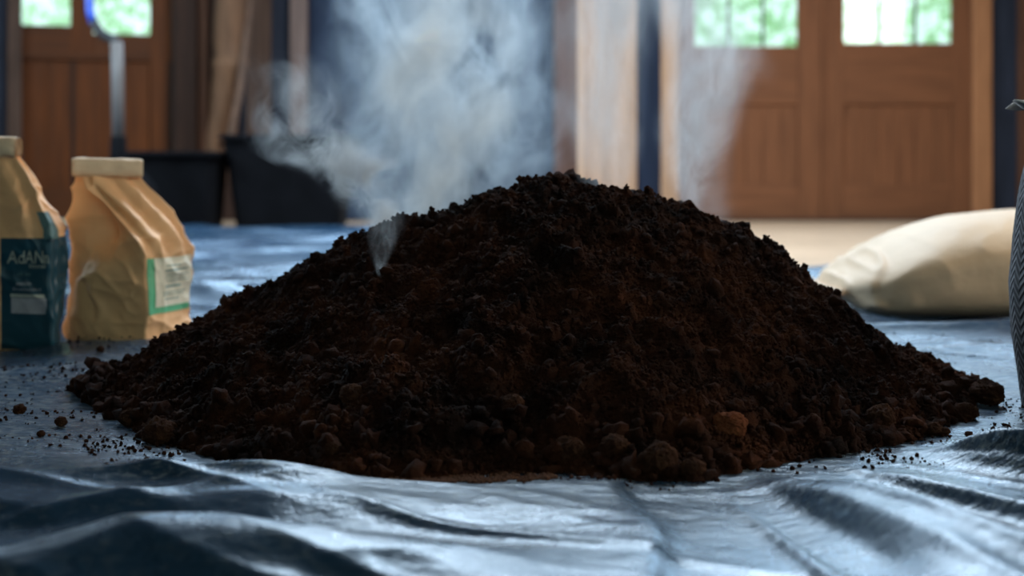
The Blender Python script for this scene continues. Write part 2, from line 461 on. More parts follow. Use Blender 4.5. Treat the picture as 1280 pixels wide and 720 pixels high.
for (y0, y1, z0, z1) in ((1.0, 4.0, .9, .96), (1.0, 4.0, 2.44, 2.5), (1.0, 1.06, .96, 2.44), (3.94, 4.0, .96, 2.44), (1.97, 2.03, .96, 2.44), (2.97, 3.03, .96, 2.44)):
    f.box(RX+.03, RX+.09, y0, y1, z0, z1)
wo = S(f.build('window_7', M['post']))  # right window out of view, added to house the light on the bags
g = MB(); g.box(RX+.057, RX+.063, 1.06, 3.94, .96, 2.44); g.build('pane', M['glass'], wo)
b = MB()
b.box(CL.x-.1, RX+.1, -1.72, -1.6, -.004, 1.0); b.box(CL.x-.1, RX+.1, -1.72, -1.6, 2.7, 3.3)
b.box(CL.x-.1, -2.4, -1.72, -1.6, 1.0, 2.7); b.box(2.4, RX+.1, -1.72, -1.6, 1.0, 2.7)
S(b.build('wall_front', M['side']))
f = MB()
f.box(-2.4, 2.4, -1.69, -1.63, 1.0, 1.06); f.box(-2.4, 2.4, -1.69, -1.63, 2.64, 2.7)
for xm in (-2.37, -.8, .8, 2.37): f.box(xm-.03, xm+.03, -1.69, -1.63, 1.06, 2.64)
wo = S(f.build('window_8', M['post']))  # unseen front window, added to hold the weak fill
g = MB(); g.box(-2.34, 2.34, -1.663, -1.657, 1.06, 2.64); g.build('pane', M['glass'], wo)

f = MB()
f.box(SK[0], SK[1], SK[2], SK[2]+.05, 3.32, 3.42); f.box(SK[0], SK[1], SK[3]-.05, SK[3], 3.32, 3.42)
f.box(SK[0], SK[0]+.05, SK[2]+.05, SK[3]-.05, 3.32, 3.42); f.box(SK[1]-.05, SK[1], SK[2]+.05, SK[3]-.05, 3.32, 3.42)
for xm in (-.17, .66): f.box(xm-.02, xm+.02, SK[2]+.05, SK[3]-.05, 3.32, 3.42)
wo = S(f.build('window_9', M['post']))  # skylight frame added around the top light, never in view
g = MB(); g.box(SK[0]+.05, SK[1]-.05, SK[2]+.05, SK[3]-.05, 3.385, 3.391); g.build('pane', M['glass'], wo)

# --- outside: lawn and foliage seen, out of focus, through the panes
b = MB(); b.box(-14, 14, BY+.35, 24, -.3, -.1); o = S(b.build('ground_outside', M['grass']))
nl = 24000
lx = rng.uniform(-11, 11, nl); ly = rng.uniform(17, 21, nl)
lz = rng.uniform(-.2, 6.0, nl)
den = fbm(lx*.8, lz*.8, ly*.5, 77, 3)
keep = den > .30; lx, ly, lz = lx[keep], ly[keep], lz[keep]; nl = len(lx)
ctr = np.stack([lx, ly, lz], 1); sz = rng.uniform(.05, .13, nl)[:, None]
a = rng.normal(size=(nl, 3)); a /= np.linalg.norm(a, axis=1)[:, None]
bb = np.cross(a, rng.normal(size=(nl, 3))); bb /= np.linalg.norm(bb, axis=1)[:, None]
V = np.concatenate([ctr-a*sz, ctr-bb*sz*.5, ctr+a*sz, ctr+bb*sz*.5], 1).reshape(-1, 3)
o = link('foliage', np_mesh('foliage', V, np.arange(4*nl).reshape(-1, 4), False), M['leaf'])
tag(o, 'bright green foliage outside beyond the door windows', 'foliage', None, 'stuff')

# ================================================================== TARP
XC, YC = .04, 2.375
def pile_height_profile():
    P = [(85, 492), (110, 478), (140, 466), (180, 446), (230, 412), (290, 376), (350, 350), (400, 325), (440, 306), (480, 291), (520, 280), (560, 268),
         (600, 251), (640, 238), (680, 226), (710, 223), (740, 226), (780, 236), (830, 250), (880, 267), (920, 285), (960, 308), (1000, 336), (1040, 369),
         (1080, 404), (1120, 434), (1160, 462), (1200, 484), (1235, 492)]
    xs = np.array([(p[0]-640)/F*YC for p in P]); zs = np.array([max(0, H-(p[1]-HY)/F*YC) for p in P])
    zs[0] = zs[-1] = 0
    return xs, zs
PXs, PZs = pile_height_profile()
FR = [(85, 493), (105, 507), (150, 534), (190, 558), (260, 577), (350, 595), (450, 607), (550, 606), (620, 600), (700, 600), (800, 612), (870, 609), (950, 592), (1050, 575), (1150, 557), (1200, 530), (1238, 494)]
FXs = np.array([ground(*p)[0] for p in FR]); FYs = np.array([ground(*p)[1] for p in FR])
def pile_z(x, y):
    h = np.interp(x, PXs, PZs)
    fy = np.interp(x, FXs, FYs)
    rf = np.maximum(YC-fy, .01); rb = rf*1.0
    v = np.where(y < YC, (YC-y)/rf, (y-YC)/rb)
    g = np.clip(1-v, -1, 1)
    # rounded crown, near straight flank, short concave foot
    prof = np.where(g > 0, 1-(np.sqrt(np.clip(v, 0, 9)**2+.03)-.173)/(math.sqrt(1.03)-.173), g*.25)
    # edges of the front lie forward of the crest ends
    z = np.where(h > 0, h, 0)*prof
    # low apron of fallen crumbs
    ap = .02*sstep(1.05, .86, v)*sstep(-.80, -.70, x)*sstep(.83, .76, x)
    return np.where((x < PXs[0]) | (x > PXs[-1]), -.02, z+ap-.002)

def tarp_h(x, y):
    wx = x+.08*(fbm(x*2, y*2, 0, 5, 1)-.5); wy = y+.08*(fbm(x*2, y*2, 3, 6, 1)-.5)
    def rot(a, su, sv, seed, p=2.2, o=1):
        c, s = math.cos(a), math.sin(a)
        u = (wx*c+wy*s)*su; v = (-wx*s+wy*c)*sv
        return ridge(u, v, 0, seed, o, p)
    # masks
    near = sstep(1.78, 1.52, y)
    right = sstep(.02, .22, x); left = 1-sstep(-.30, .10, x)
    far = sstep(2.2, 3.4, y)
    h = .010*fbm(x*3, y*3, 0, 9, 3)
    # folds fanning out from under the heap on the right
    ddx = x-.085; ddy = 2.375-y; an = np.arctan2(ddx, np.maximum(ddy, .001)); rd = np.hypot(ddx, ddy)
    an = an+.05*(fbm(x*2.5, y*2.5, 0, 15, 2)-.5)
    fan = sstep(.12, .30, an)*sstep(1.02, .72, an)*sstep(.45, .75, rd)
    off = np.interp(x, FXs, FYs)-y            # distance in front of the heap's foot
    ramp_ = sstep(.0, .16, off)
    big = .072*(vn(an*10, rd*1.4, 0, 17)-.42)+.034*ridge(an*15+rd*.5, rd*1.2, 0, 18, 1, 1.5)+.007*ridge(an*30, rd*2.2, 0, 19, 1, 1.3)*sstep(.55, .8, rd)
    h = h+fan*np.logaddexp(0, big*160)/160*(.06+.94*sstep(.02, .34, off))
    # long swells lying across the left foreground
    big = .058*(vn(wx*1.6+.2*wy, wy*8.5, 0, 31)-.46)+.026*rot(math.radians(7), 1.1, 9.0, 33, 1.4)+.009*rot(math.radians(-18), 2.0, 14.0, 35, 1.4)+.007*rot(math.radians(24), 2.0, 12.0, 37, 1.4)
    h = h+left*sstep(1.95, 1.6, y)*ramp_*np.logaddexp(0, big*160)/160
    mid = np.exp(-((x+.02)/.20)**2)
    big = .050*(vn(wx*2+wy*1.5, wy*4.5-wx*1.5, 0, 41)-.4)+.014*rot(math.radians(-28), 1.4, 9.0, 43, 1.3)+.008*rot(math.radians(-45), 1.4, 14.0, 45, 1.3)
    h = h+mid*sstep(.07, .28, off)*np.logaddexp(0, big*160)/160
    # general creases everywhere, long ones far away
    calm = .25+.75*sstep(1.6, 2.2, y)
    h = h+calm*.008*rot(math.radians(4), 2.2, 9.0, 51, 1.6)
    h = h+.0022*rot(math.radians(-14), 5, 24.0, 53, 1.5, 2)*calm+.0012*rot(math.radians(20), 9, 40.0, 55, 1.4, 2)*sstep(3.4, 2.4, y)*sstep(1.5, 1.8, y)
    h = h+far*.034*rot(math.radians(6), .9, 3.2, 61, 1.8, 2)+far*.022*rot(math.radians(-32), 1.2, 3.4, 63, 2.0)
    # single long fold running towards the camera
    for (x0, y0, x1, y1, wd, am) in ((.133, 1.69, .143, 1.30, .006, .016),):
        dx, dy = x1-x0, y1-y0; l2 = dx*dx+dy*dy
        t = ((x-x0)*dx+(y-y0)*dy)/l2; d = (x-(x0+t*dx)+.012*np.sin(7*t))
        h = h+am/(1+np.exp(np.clip(d/wd, -30, 30)))*np.exp(-np.clip(-d, 0, 9)/.10)*sstep(-.1, .15, t)
    # flattened under the heap and the bags
    def flat(cx_, cy_, rx, ry): return sstep(.75, 1.15, np.sqrt(((x-cx_)/rx)**2+((y-cy_)/ry)**2))
    fl = flat(XC, 2.35, .82, .62)*.85+.15
    fl = fl*np.minimum(np.minimum(flat(-.82, 2.98, .16, .16), flat(-1.05, 2.95, .2, .18)), flat(1.15, 3.65, .55, .34))
    return .002+h*fl
ys = np.concatenate([np.linspace(-.4, 1.1, 50)[:-1], np.linspace(1.1, 2.6, 560)[:-1], np.linspace(2.6, 7.7, 300)])
us = np.concatenate([np.linspace(-3.5, -1.3, 90)[:-1], np.linspace(-1.3, 1.3, 620)[:-1], np.linspace(1.3, 3.4, 90)])
XX, YY = np.meshgrid(us, ys)
# the far edge lies nearer on the right: squeeze the rows there
yfar = 7.7-(7.7-4.75)*sstep(-.1, .75, us)+.06*np.sin(us*5)+.03*np.sin(us*13)
yfar_g = np.broadcast_to(yfar, XX.shape)
YY = np.where(YY > 2.6, 2.6+(YY-2.6)*(yfar_g-2.6)/(7.7-2.6), YY)
ZZ = tarp_h(XX, YY)
for _ in range(2):          # soften the creases like real film
    ZZ[1:-1] = (ZZ[:-2]+2*ZZ[1:-1]+ZZ[2:])/4; ZZ[:, 1:-1] = (ZZ[:, :-2]+2*ZZ[:, 1:-1]+ZZ[:, 2:])/4
V = np.stack([XX, YY, ZZ], -1).reshape(-1, 3)
tarp = link('plastic_sheet', np_mesh('plastic_sheet', V, grid_faces(len(us), len(ys))), M['tarp'])
tag(tarp, 'wrinkled black plastic sheet spread over the floor under the heap', 'tarp')

# ================================================================== COMPOST HEAP
import bmesh
def ico(sub):
    bm = bmesh.new(); bmesh.ops.create_icosphere(bm, subdivisions=sub, radius=1)
    v = np.array([x.co[:] for x in bm.verts]); f = np.array([[q.index for q in x.verts] for x in bm.faces]); bm.free()
    return v, f
ICO1, ICO1F = ico(2); ICO0, ICO0F = ico(1)
def crumbs(cen, rad, base, faces, seed, lump=.35):
    n = len(cen); r = np.random.default_rng(seed)
    # random rotation via random orthonormal frames
    a = r.normal(size=(n, 3)); a /= np.linalg.norm(a, axis=1)[:, None]
    b = np.cross(a, r.normal(size=(n, 3))); b /= np.linalg.norm(b, axis=1)[:, None]
    c = np.cross(a, b)
    sc = r.uniform(.7, 1.25, (n, 3, 1))
    R = np.stack([a, b, c], 1)*sc
    P = np.einsum('vk,nkj->nvj', base, R)
    off = r.uniform(0, 50, (n, 1, 3))
    d = 1+lump*2*(vn(P[..., 0]*1.7+off[..., 0], P[..., 1]*1.7+off[..., 1], P[..., 2]*1.7+off[..., 2], seed)-.5)+r.uniform(-.12, .12, P.shape[:2])
    P = P*d[..., None]*rad[:, None, None]+cen[:, None, :]
    Fc = faces[None]+(np.arange(n)*len(base))[:, None, None]
    return P.reshape(-1, 3), Fc.reshape(-1, 3)
def domes(x, y, cell, r0, r1, seed, dens=.7):
    i0 = np.floor(x/cell); j0 = np.floor(y/cell); best = np.zeros(np.broadcast(x, y).shape)
    for di in (-1, 0, 1):
        for dj in (-1, 0, 1):
            i = i0+di; j = j0+dj; k0 = np.zeros_like(i)
            cx_ = (i+_hash(i, j, k0, seed))*cell; cy_ = (j+_hash(i, j, k0, seed+1))*cell
            R = r0+(r1-r0)*_hash(i, j, k0, seed+2)**2
            R = np.where(_hash(i, j, k0, seed+3) < dens, R, 0)
            q = R*R-(x-cx_)**2-(y-cy_)**2
            best = np.maximum(best, np.sqrt(np.clip(q, 0, None)))
    return best
def pile_surface(x, y):
    z = pile_z(x, y)
    big = fbm(x*7, y*7, 0, 90, 3)-.5
    med = fbm(x*22, y*22, 0, 93, 4, .6)-.5
    wgt = sstep(0, .06, z)
    wx = x+.008*(vn(x*60, y*60, 0, 201)-.5)+.02*(vn(x*18, y*18, 0, 203)-.5); wy = y+.008*(vn(x*60, y*60, 4, 202)-.5)+.02*(vn(x*18, y*18, 5, 204)-.5)
    foot = sstep(.16, .02, z)
    d1 = domes(wx, wy, .050, .007, .024, 210, .75)*(.6+.7*foot); d2 = domes(wx, wy, .024, .004, .012, 220, .85)*1.2; d3 = domes(wx, wy, .010, .002, .0052, 230, .8)
    return z+wgt*(.038*big+.034*med+np.maximum(d1, d2)*.95+d3*.6-.016)
gx = np.linspace(PXs[0]-.02, PXs[-1]+.02, 900); gy = np.concatenate([np.linspace(1.66, 2.5, 560)[:-1], np.linspace(2.5, 3.1, 170)])
GX, GY = np.meshgrid(gx, gy)
GZ = pile_surface(GX, GY)
GZ = GZ+.010*(fbm(GX*60, GY*60, 0, 97, 3, .6)-.5)*sstep(0, .03, GZ)
GZ = np.where(GZ < .0, -.012, GZ)
V1 = np.stack([GX, GY, GZ], -1).reshape(-1, 3)
F1 = grid_faces(len(gx), len(gy))
zq = V1[F1][:, :, 2].max(1)
F1 = F1[zq > .0]
F1t = np.concatenate([F1[:, [0, 1, 2]], F1[:, [0, 2, 3]]])
def scatter(n, rfun, seed, yb=3.0, sink=.25):
    r = np.random.default_rng(seed)
    x = r.uniform(PXs[0], PXs[-1], n*3); y = r.uniform(1.66, yb, n*3)
    z = pile_surface(x, y)
    k = z > .003
    # fewer at the unseen back
    k &= ~((y > YC+.12) & (r.random(n*3) < .55))
    # clumpy
    k &= r.random(n*3) < .35+1.1*fbm(x*12, y*12, 0, seed, 2)
    x, y, z = x[k][:n], y[k][:n], z[k][:n]
    rad = rfun(r, len(x))
    return np.stack([x, y, z+rad*(1-sink)*.6], 1), rad
parts = [(V1, F1t)]
c1, r1 = scatter(52000, lambda r, n: .0011+.0020*r.random(n)**1.5, 11)
parts.append(crumbs(c1, r1, ICO0, ICO0F, 11, .6))
c2, r2 = scatter(5000, lambda r, n: .0025+.0035*r.random(n)**2, 12, sink=.6)
parts.append(crumbs(c2, r2, ICO1, ICO1F, 12, .9))
c3, r3 = scatter(420, lambda r, n: .006+.006*r.random(n)**2, 13, sink=.9)
parts.append(crumbs(c3, r3, ICO1, ICO1F, 13, .6))
# coarser lumps rolled to the foot
r = np.random.default_rng(14); nx = r.uniform(-.70, .76, 420)
fy = np.interp(nx, FXs, FYs); ny = fy+.10*r.random(420)**1.6+.004
nz = np.maximum(pile_surface(nx, ny), .003)
r4 = .004+.012*r.random(420)**2.2
parts.append(crumbs(np.stack([nx, ny, nz+r4*.2], 1), r4, ICO1, ICO1F, 15, .8))
Vs = []; Fs = []; b0 = 0
for v, f in parts:
    Vs.append(v); Fs.append(f+b0); b0 += len(v)
heap = link('compost_heap', np_mesh('compost_heap', np.concatenate(Vs), np.concatenate(Fs)), M['soil'])
tag(heap, 'big steaming mound of dark brown compost in the middle of the black sheet', 'compost heap', None, 'stuff')

# --- loose clods, each a thing of its own
ICO2, ICO2F = ico(5)
def clod(x, y, R, seed, mat, label, group=None, name='soil_clod', lift=.0, z=None):
    r = np.random.default_rng(seed)
    P = ICO2*np.array([1, r.uniform(.8, 1.0), r.uniform(.72, .9)])
    o3 = r.uniform(0, 40, 3)
    d = 1+.55*(fbm(P[:, 0]*1.6+o3[0], P[:, 1]*1.6+o3[1], P[:, 2]*1.6+o3[2], seed, 3)-.5)+.34*(fbm(P[:, 0]*5+o3[0], P[:, 1]*5, P[:, 2]*5, seed, 3, .65)-.5)+.16*(fbm(P[:, 0]*16+o3[0], P[:, 1]*16, P[:, 2]*16, seed, 2)-.5)
    P = P*d[:, None]*R
    P[:, 2] -= P[:, 2].min()
    me = np_mesh(name, P, ICO2F)
    o = link(name, me, mat)
    zz = z if z is not None else float(tarp_h(np.array([x]), np.array([y]))[0])-R*.12+lift
    o.location = (x, y, zz)
    tag(o, label, 'clod', group)
    return o
def clod_px(x, y, rp, seed, mat, label, group=None, lift=0.0, on_pile=False):
    gx_, gy_ = ground(x, y+rp*.8)
    R = rp/F*gy_
    if on_pile:
        # nearest surface point of the heap along the line of sight
        for k in range(200):
            Y = 1.5+k*.01; q = px(x, y, Y)
            if q.z <= max(float(pile_surface(np.array([q.x]), np.array([Y]))[0]), .002)+.004: break
        Y -= rp/F*Y*.35; q = px(x, y, Y)
        return clod(q.x, Y, rp/F*Y, seed, mat, label, group, z=max(q.z-rp/F*Y*.8, .0))
    return clod(gx_, gy_+R*.8, R, seed, mat, label, group, lift=lift)
clod_px(1240, 498, 20, 101, M['clod'], 'largest dark clod lying past the right tip of the heap by the woven sack')
clod_px(1207, 486, 14, 102, M['clod'], 'dark clod just left of the largest one at the right tip of the heap')
clod_px(1207, 524, 15, 103, M['clod'], 'round dark clod at the front of the heap\'s right tip', on_pile=True)
clod_px(1170, 545, 10, 104, M['clod'], 'small crumbly clod fallen before the heap\'s right end')
clod_px(1183, 548, 6, 105, M['clod'], 'tiny clod on bare sheet, left one of the pair right of the heap\'s foot')
clod_px(1212, 552, 5, 106, M['clod'], 'tiny clod on bare sheet, right one of the pair right of the heap\'s foot')
clod_px(100, 489, 14, 107, M['clod'], 'dark clod at the far left tip of the heap')
clod_px(200, 547, 20, 108, M['clod'], 'large round clod at the left front foot of the heap', on_pile=True)
clod_px(163, 524, 13, 109, M['clod'], 'brown clod at the left flank above the large round left clod', on_pile=True)
clod_px(22, 521, 8, 110, M['clod'], 'black clod lying alone on the sheet before the blue bag, leftmost of all')
clod_px(74, 536, 8, 111, M['clod'], 'black clod lying alone on the sheet between the blue bag and the heap')
clod_px(124, 457, 5, 112, M['clod'], 'small clod on the sheet just in front of the plain kraft bag')
clod_px(710, 566, 22, 113, M['clod'], 'smooth rounded brown lump at the middle front foot of the heap', on_pile=True)
clod_px(768, 558, 19, 114, M['clod'], 'round lump at the front foot, right of the smooth brown one', on_pile=True)
clod_px(822, 577, 25, 115, M['clod'], 'widest lump at the front foot of the heap, right of centre', on_pile=True)
clod_px(866, 590, 15, 116, M['clod'], 'knobbly clod resting on the sheet right of the widest lump', on_pile=True)
clod_px(912, 531, 22, 117, M['clod_orange'], 'orange brown lump standing out on the lower right front of the heap', on_pile=True)
clod_px(1100, 527, 18, 118, M['clod'], 'dark round lump low on the right front of the heap', on_pile=True)
clod_px(440, 497, 15, 119, M['clod'], 'brown lump low on the left front of the heap', on_pile=True)
clod_px(640, 505, 14, 122, M['clod'], 'brown lump in the middle of the heap\'s dark front slope', on_pile=True)
clod_px(415, 560, 12, 120, M['clod'], 'small lump at the left front foot of the heap', on_pile=True)
clod_px(480, 590, 12, 121, M['clod'], 'small reddish clod beside the brown spilled soil', lift=.002)
clod_px(50, 551, 5, 123, M['clod'], 'tiny clod on the sheet below the two black clods at the left')
clod_px(232, 558, 7, 124, M['clod'], 'small clod right of the large round left clod')

# --- fine crumbs strewn over the sheet, and the brown spill in front
r = np.random.default_rng(31)
def strewn(n, cxp, seed, mat, name, label, rmin, rmax):
    r = np.random.default_rng(seed); pts = []
    for (x0, x1, y0, y1, k) in cxp:
        xs_ = r.uniform(x0, x1, k); ys_ = y0+(y1-y0)*r.random(k)**1.6
        Y = F*H/(ys_-HY); pts.append(np.stack([(xs_-640)/F*Y, Y], 1))
    P = np.concatenate(pts); R = rmin+(rmax-rmin)*r.random(len(P))**3.2; kk = fbm(P[:, 0]*14, P[:, 1]*14, 0, seed, 2) > .40; P = P[kk]; R = R[kk]
    z = tarp_h(P[:, 0], P[:, 1])
    v, f = crumbs(np.stack([P[:, 0], P[:, 1], z+R*.5], 1), R, ICO0, ICO0F, seed, .5)
    o = link(name, np_mesh(name, v, f), mat); tag(o, label, 'soil', None, 'stuff'); return o
strewn(0, [(0, 160, 470, 575, 900), (110, 460, 535, 615, 1500), (60, 170, 445, 480, 120), (850, 1180, 570, 600, 600), (1120, 1280, 500, 565, 900), (1100, 1250, 430, 480, 160), (400, 900, 592, 622, 900)],
       41, M['soil'], 'soil_crumbs', 'fine dark crumbs strewn over the sheet around the heap', .0005, .0034)
n = 5200; r = np.random.default_rng(43)
n = 9000; sx_ = 440+255*r.random(n); tq = (sx_-440)/255
half = (4+13*tq**.7)*np.clip((1-tq)*7, 0, 1)**.6; sy_ = 612-4*tq+half*np.clip(r.normal(size=n)*.45, -1.1, 1.1)
k = fbm(sx_/16, sy_/6, 0, 46, 3) > .36+.12*np.abs(sy_-610)/16
sx_, sy_ = sx_[k], sy_[k]; Y = F*H/(sy_-HY); P = np.stack([(sx_-640)/F*Y, Y], 1)
R = .0006+.0022*r.random(len(P))**2.5; z = tarp_h(P[:, 0], P[:, 1])
v, f = crumbs(np.stack([P[:, 0], P[:, 1], z+R*.5], 1), R, ICO0, ICO0F, 44, .5)
o = link('spilled_soil', np_mesh('spilled_soil', v, f), M['smear']); tag(o, 'thin reddish brown spill of soil on the sheet before the heap', 'soil', None, 'stuff')

# ================================================================== BAGS
def bag_fn(cb, ct, z0, z1, v0=.62, v1=.95, bulge=.012, gus=.03, crum=.010, seed=1, zt=None, delta=.05, fs=1.0):
    """returns S(u,v): u in [0,4) around (side 0..3), v 0..1 up"""
    cb = np.array(cb, float); ct = np.array(ct, float)
    def ring(u, c):
        u = np.mod(u, 4); i = np.floor(u).astype(int) % 4; f = (u-np.floor(u))[..., None]
        return c[i]*(1-f)+c[(i+1) % 4]*f
    def rr(u, c): return (ring(u-delta, c)+ring(u, c)*1.0+ring(u+delta, c)+ring(u-delta*.5, c)+ring(u+delta*.5, c))/5
    def Sf(u, v, off=0.0):
        u = np.asarray(u, float); v = np.asarray(v, float); u, v = np.broadcast_arrays(u, v)
        b = (sstep(v0, v1, v)*.45+.55*np.clip((v-v0)/(v1-v0), 0, 1))[..., None]
        P = rr(u, cb)*(1-b)+rr(u, ct)*b
        cen = cb.mean(0)*(1-b)+ct.mean(0)*b
        d = P-cen; ln = np.linalg.norm(d, axis=-1, keepdims=True)+1e-6; d = d/ln
        i = np.floor(np.mod(u, 4)); fr = np.mod(u, 4)-i
        w_ = np.sin(np.pi*fr)
        z = z0+(z1-z0)*v
        bl = bulge*w_*np.sin(np.pi*np.clip(v/v1, 0, 1))**.6
        # tuck under at the bottom, soft shoulder
        tuck = -.012*sstep(.05, 0, v)
        g = -gus*((i == 3) | (i == 1))*(1-np.abs(2*fr-1))*sstep(v0-.1, v0+.18, v)*(1-.6*sstep(v1-.05, 1, v))
        X3 = P[..., 0]*fs; Y3 = P[..., 1]*fs
        n1 = ridge(X3*9, Y3*9, z*11, seed, 2, 2.0)-.3
        n2 = ridge(X3*22+z*12, Y3*22, z*20, seed+3, 2, 1.6)-.3
        n3 = fbm(X3*7, Y3*7, z*6, seed+7, 2)-.5
        fold = sstep(.9, .5, v)*.75+.25
        cr = crum*(n1*1.0+n2*.55+n3*1.6)*sstep(0, .08, v)*(1-.7*sstep(.93, 1, v))
        # long creases falling from the rolled top
        lc = .010*np.sin(fr*17+seed)*np.sin(np.pi*np.clip((v-v0+.1)/(1.0-v0+.1), 0, 1))*(i == 0)
        e = bl+tuck+g+cr+lc+off
        P = P+d*e[..., None]
        return np.concatenate([P, z[..., None]], -1)
    return Sf
def bag_mesh(Sf, name, mat, parent, nu=280, nv=190):
    u = np.linspace(0, 4, nu, endpoint=False); v = np.linspace(0, 1, nv)
    U, Vv = np.meshgrid(u, v)
    P = Sf(U, Vv).reshape(-1, 3)
    Fq = grid_faces(nu, nv, True)
    # close the bottom with a centre fan of quads (degenerate strips)
    cen = P[:nu].mean(0); P2 = np.concatenate([P, cen[None]]); ci = len(P)
    fan = np.array([[ (i+1) % nu, i, ci] for i in range(nu)])
    tri = np.concatenate([Fq[:, [0, 1, 2]], Fq[:, [0, 2, 3]], fan])
    topc = P[-nu:].mean(0); P2 = np.concatenate([P2, topc[None]]); cj = len(P2)-1; b = (nv-1)*nu
    tri = np.concatenate([tri, np.array([[b+i, b+(i+1) % nu, cj] for i in range(nu)])])
    return link(name, np_mesh(name, P2, tri), mat, parent)
def patch(Sf, name, mat, parent, u0, u1, v0, v1, off=.0015, nu=60, nv=60, slope=0.0):
    u = np.linspace(u0, u1, nu); v = np.linspace(v0, v1, nv); U, Vv = np.meshgrid(u, v)
    Vv = Vv+slope*(U-u0)
    P = Sf(U, Vv, off).reshape(-1, 3)
    return link(name, np_mesh(name, P, grid_faces(nu, nv)), mat, parent)
def roll(p0, p1, rad, hz, name, mat, parent, seed=3):
    """rolled-down paper top: flattened tube with a spiral end, between p0 and p1"""
    p0, p1 = Vector(p0), Vector(p1); ax = (p1-p0).normalized(); sd = ax.cross(Vector((0, 0, 1))).normalized()
    nu, nv = 44, 40; P = []
    for j in range(nv):
        t = j/(nv-1); c = p0.lerp(p1, t)
        k = 1-.10*math.exp(-((t)/.03)**2)-.10*math.exp(-((1-t)/.03)**2)
        for i in range(nu):
            a = 2*math.pi*i/nu
            wob = 1+.10*(float(vn(t*7, a*1.2 if a < math.pi else (2*math.pi-a)*1.2, 0, seed))-.5)
            ca, sa = math.cos(a), math.sin(a)
            # squarish section
            q = 1/(abs(ca)**3.2+abs(sa)**3.2)**(1/3.2)
            P.append(c+sd*(ca*q*rad*k*wob)+Vector((0, 0, 1))*(sa*q*hz*k*wob))
    P = np.array([list(p) for p in P])
    me = np_mesh(name, P, grid_faces(nu, nv, True))
    o = link(name, me, mat, parent)
    # spiral ends
    for e, s_ in ((p0, -1), (p1, 1)):
        sp = MB()
        pts = []
        for i in range(60):
            a = i*.32; f_ = 1-i/66
            pts.append(e+ax*(s_*.0005)+sd*(math.cos(a)*rad*.92*f_)+Vector((0, 0, 1))*(math.sin(a)*hz*.92*f_))
        n0 = len(sp.v)
        vs = []; fs_ = []
        for i, p in enumerate(pts):
            vs += [p, p-ax*(s_*.02)]
            if i: fs_.append((2*i-2, 2*i, 2*i+1, 2*i-1))
        sp.add(vs, fs_)
        sp.build('paper_spiral', mat, o, 0, True)
    return o

# --- plain kraft bag
root = empty('paper_bag', (-.80, 2.97, 0))
def rel(o, root_): pass
base = np.array([-.80, 2.97])
P0 = np.array([-.735, 2.853]); P1 = np.array([-.922, 2.945]); d_ = np.array([.42, .90])*.165
P2 = P0+d_*[.85, 1.0]; P3 = P1+d_*[.85, 1.0]
cb = np.array([P0, P2, P3, P1])-base
T0 = np.array([px(97, 0, 2.93).x, 2.915]); T1 = np.array([px(173, 0, 2.97).x, 2.955])
ct = np.array([T0, T1, T1+[0, .022], T0+[0, .022]])-base
zt = H-(207-HY)/F*2.94
SA = bag_fn(cb, ct, .004, zt, .52, 1.0, .010, .09, .011, 3, None, .025)
bag_mesh(SA, 'bag_body', M['kraft'], root)
zr = H-(210-HY)/F*2.93
roll((px(91, 0, 2.92).x-base[0], 2.915-base[1], zr+.002), (px(179, 0, 2.96).x-base[0], 2.955-base[1], zr-.001), .020, .020, 'rolled_top', M['kraft_pale'], root)
lb = patch(SA, 'label', M['green'], root, .03, .93, .20, .50, .002)
tag(lb, 'pale printed label with a green border')
patch(SA, 'label_field', M['labelpale'], lb, .17, .93, .235, .50, .0032)
ik = MB(); acc = []
for (u0, u1, vv, hh) in ((.34, .62, .455, .004), (.34, .80, .43, .006), (.36, .84, .405, .003), (.34, .78, .388, .003), (.38, .84, .371, .003), (.34, .70, .34, .008), (.30, .82, .31, .003), (.30, .78, .296, .003), (.34, .66, .272, .004)):
    u = np.linspace(u0, u1, 24); U, Vv = np.meshgrid(u, np.array([vv-hh, vv+hh])); acc.append(SA(U, Vv, .0042).reshape(-1, 3))
Pm = np.concatenate(acc); Fm = np.concatenate([grid_faces(24, 2)+48*i for i in range(len(acc))])
link('printed_lines', np_mesh('printed_lines', Pm, Fm), M['ink'], lb)
tag(root, 'plain brown kraft paper bag with rolled top and green bordered label', 'paper bag')

# --- bag with the teal label, cut by the left edge of the frame
root = empty('paper_bag', (-1.02, 2.93, 0))
base = np.array([-1.02, 2.93])
q = lambda x, Y: np.array([(x-640)/F*Y, Y])
A0 = q(-66, 2.86); A1 = q(64, 2.78); A2 = q(78, 2.93); A3 = q(-48, 3.01)
cb = np.array([A0, A1, A2, A3])-base
T0 = q(-70, 2.86); T1 = q(18, 2.84)
ct = np.array([T0, T1, T1+[.0, .02], T0+[0, .02]])-base
zt = H-(184-HY)/F*2.84
SB = bag_fn(cb, ct, .004, zt, .60, 1.0, .012, .03, .010, 8)
bag_mesh(SB, 'bag_body', M['kraft'], root)
roll((q(-76, 2.86)[0]-base[0], 2.86-base[1], zt+.002), (q(23, 2.84)[0]-base[0], 2.84-base[1], zt+.0), .020, .021, 'rolled_top', M['kraft_pale'], root)
lb = patch(SB, 'label', M['teal'], root, .53, 1.98, .03, .565, .002, 110, 70); tag(lb, 'wide dark teal printed band')
lf = patch(SB, 'corner_leaf', M['greyteal'], lb, .93, 1.35, .56, .69, .004, 30, 30)
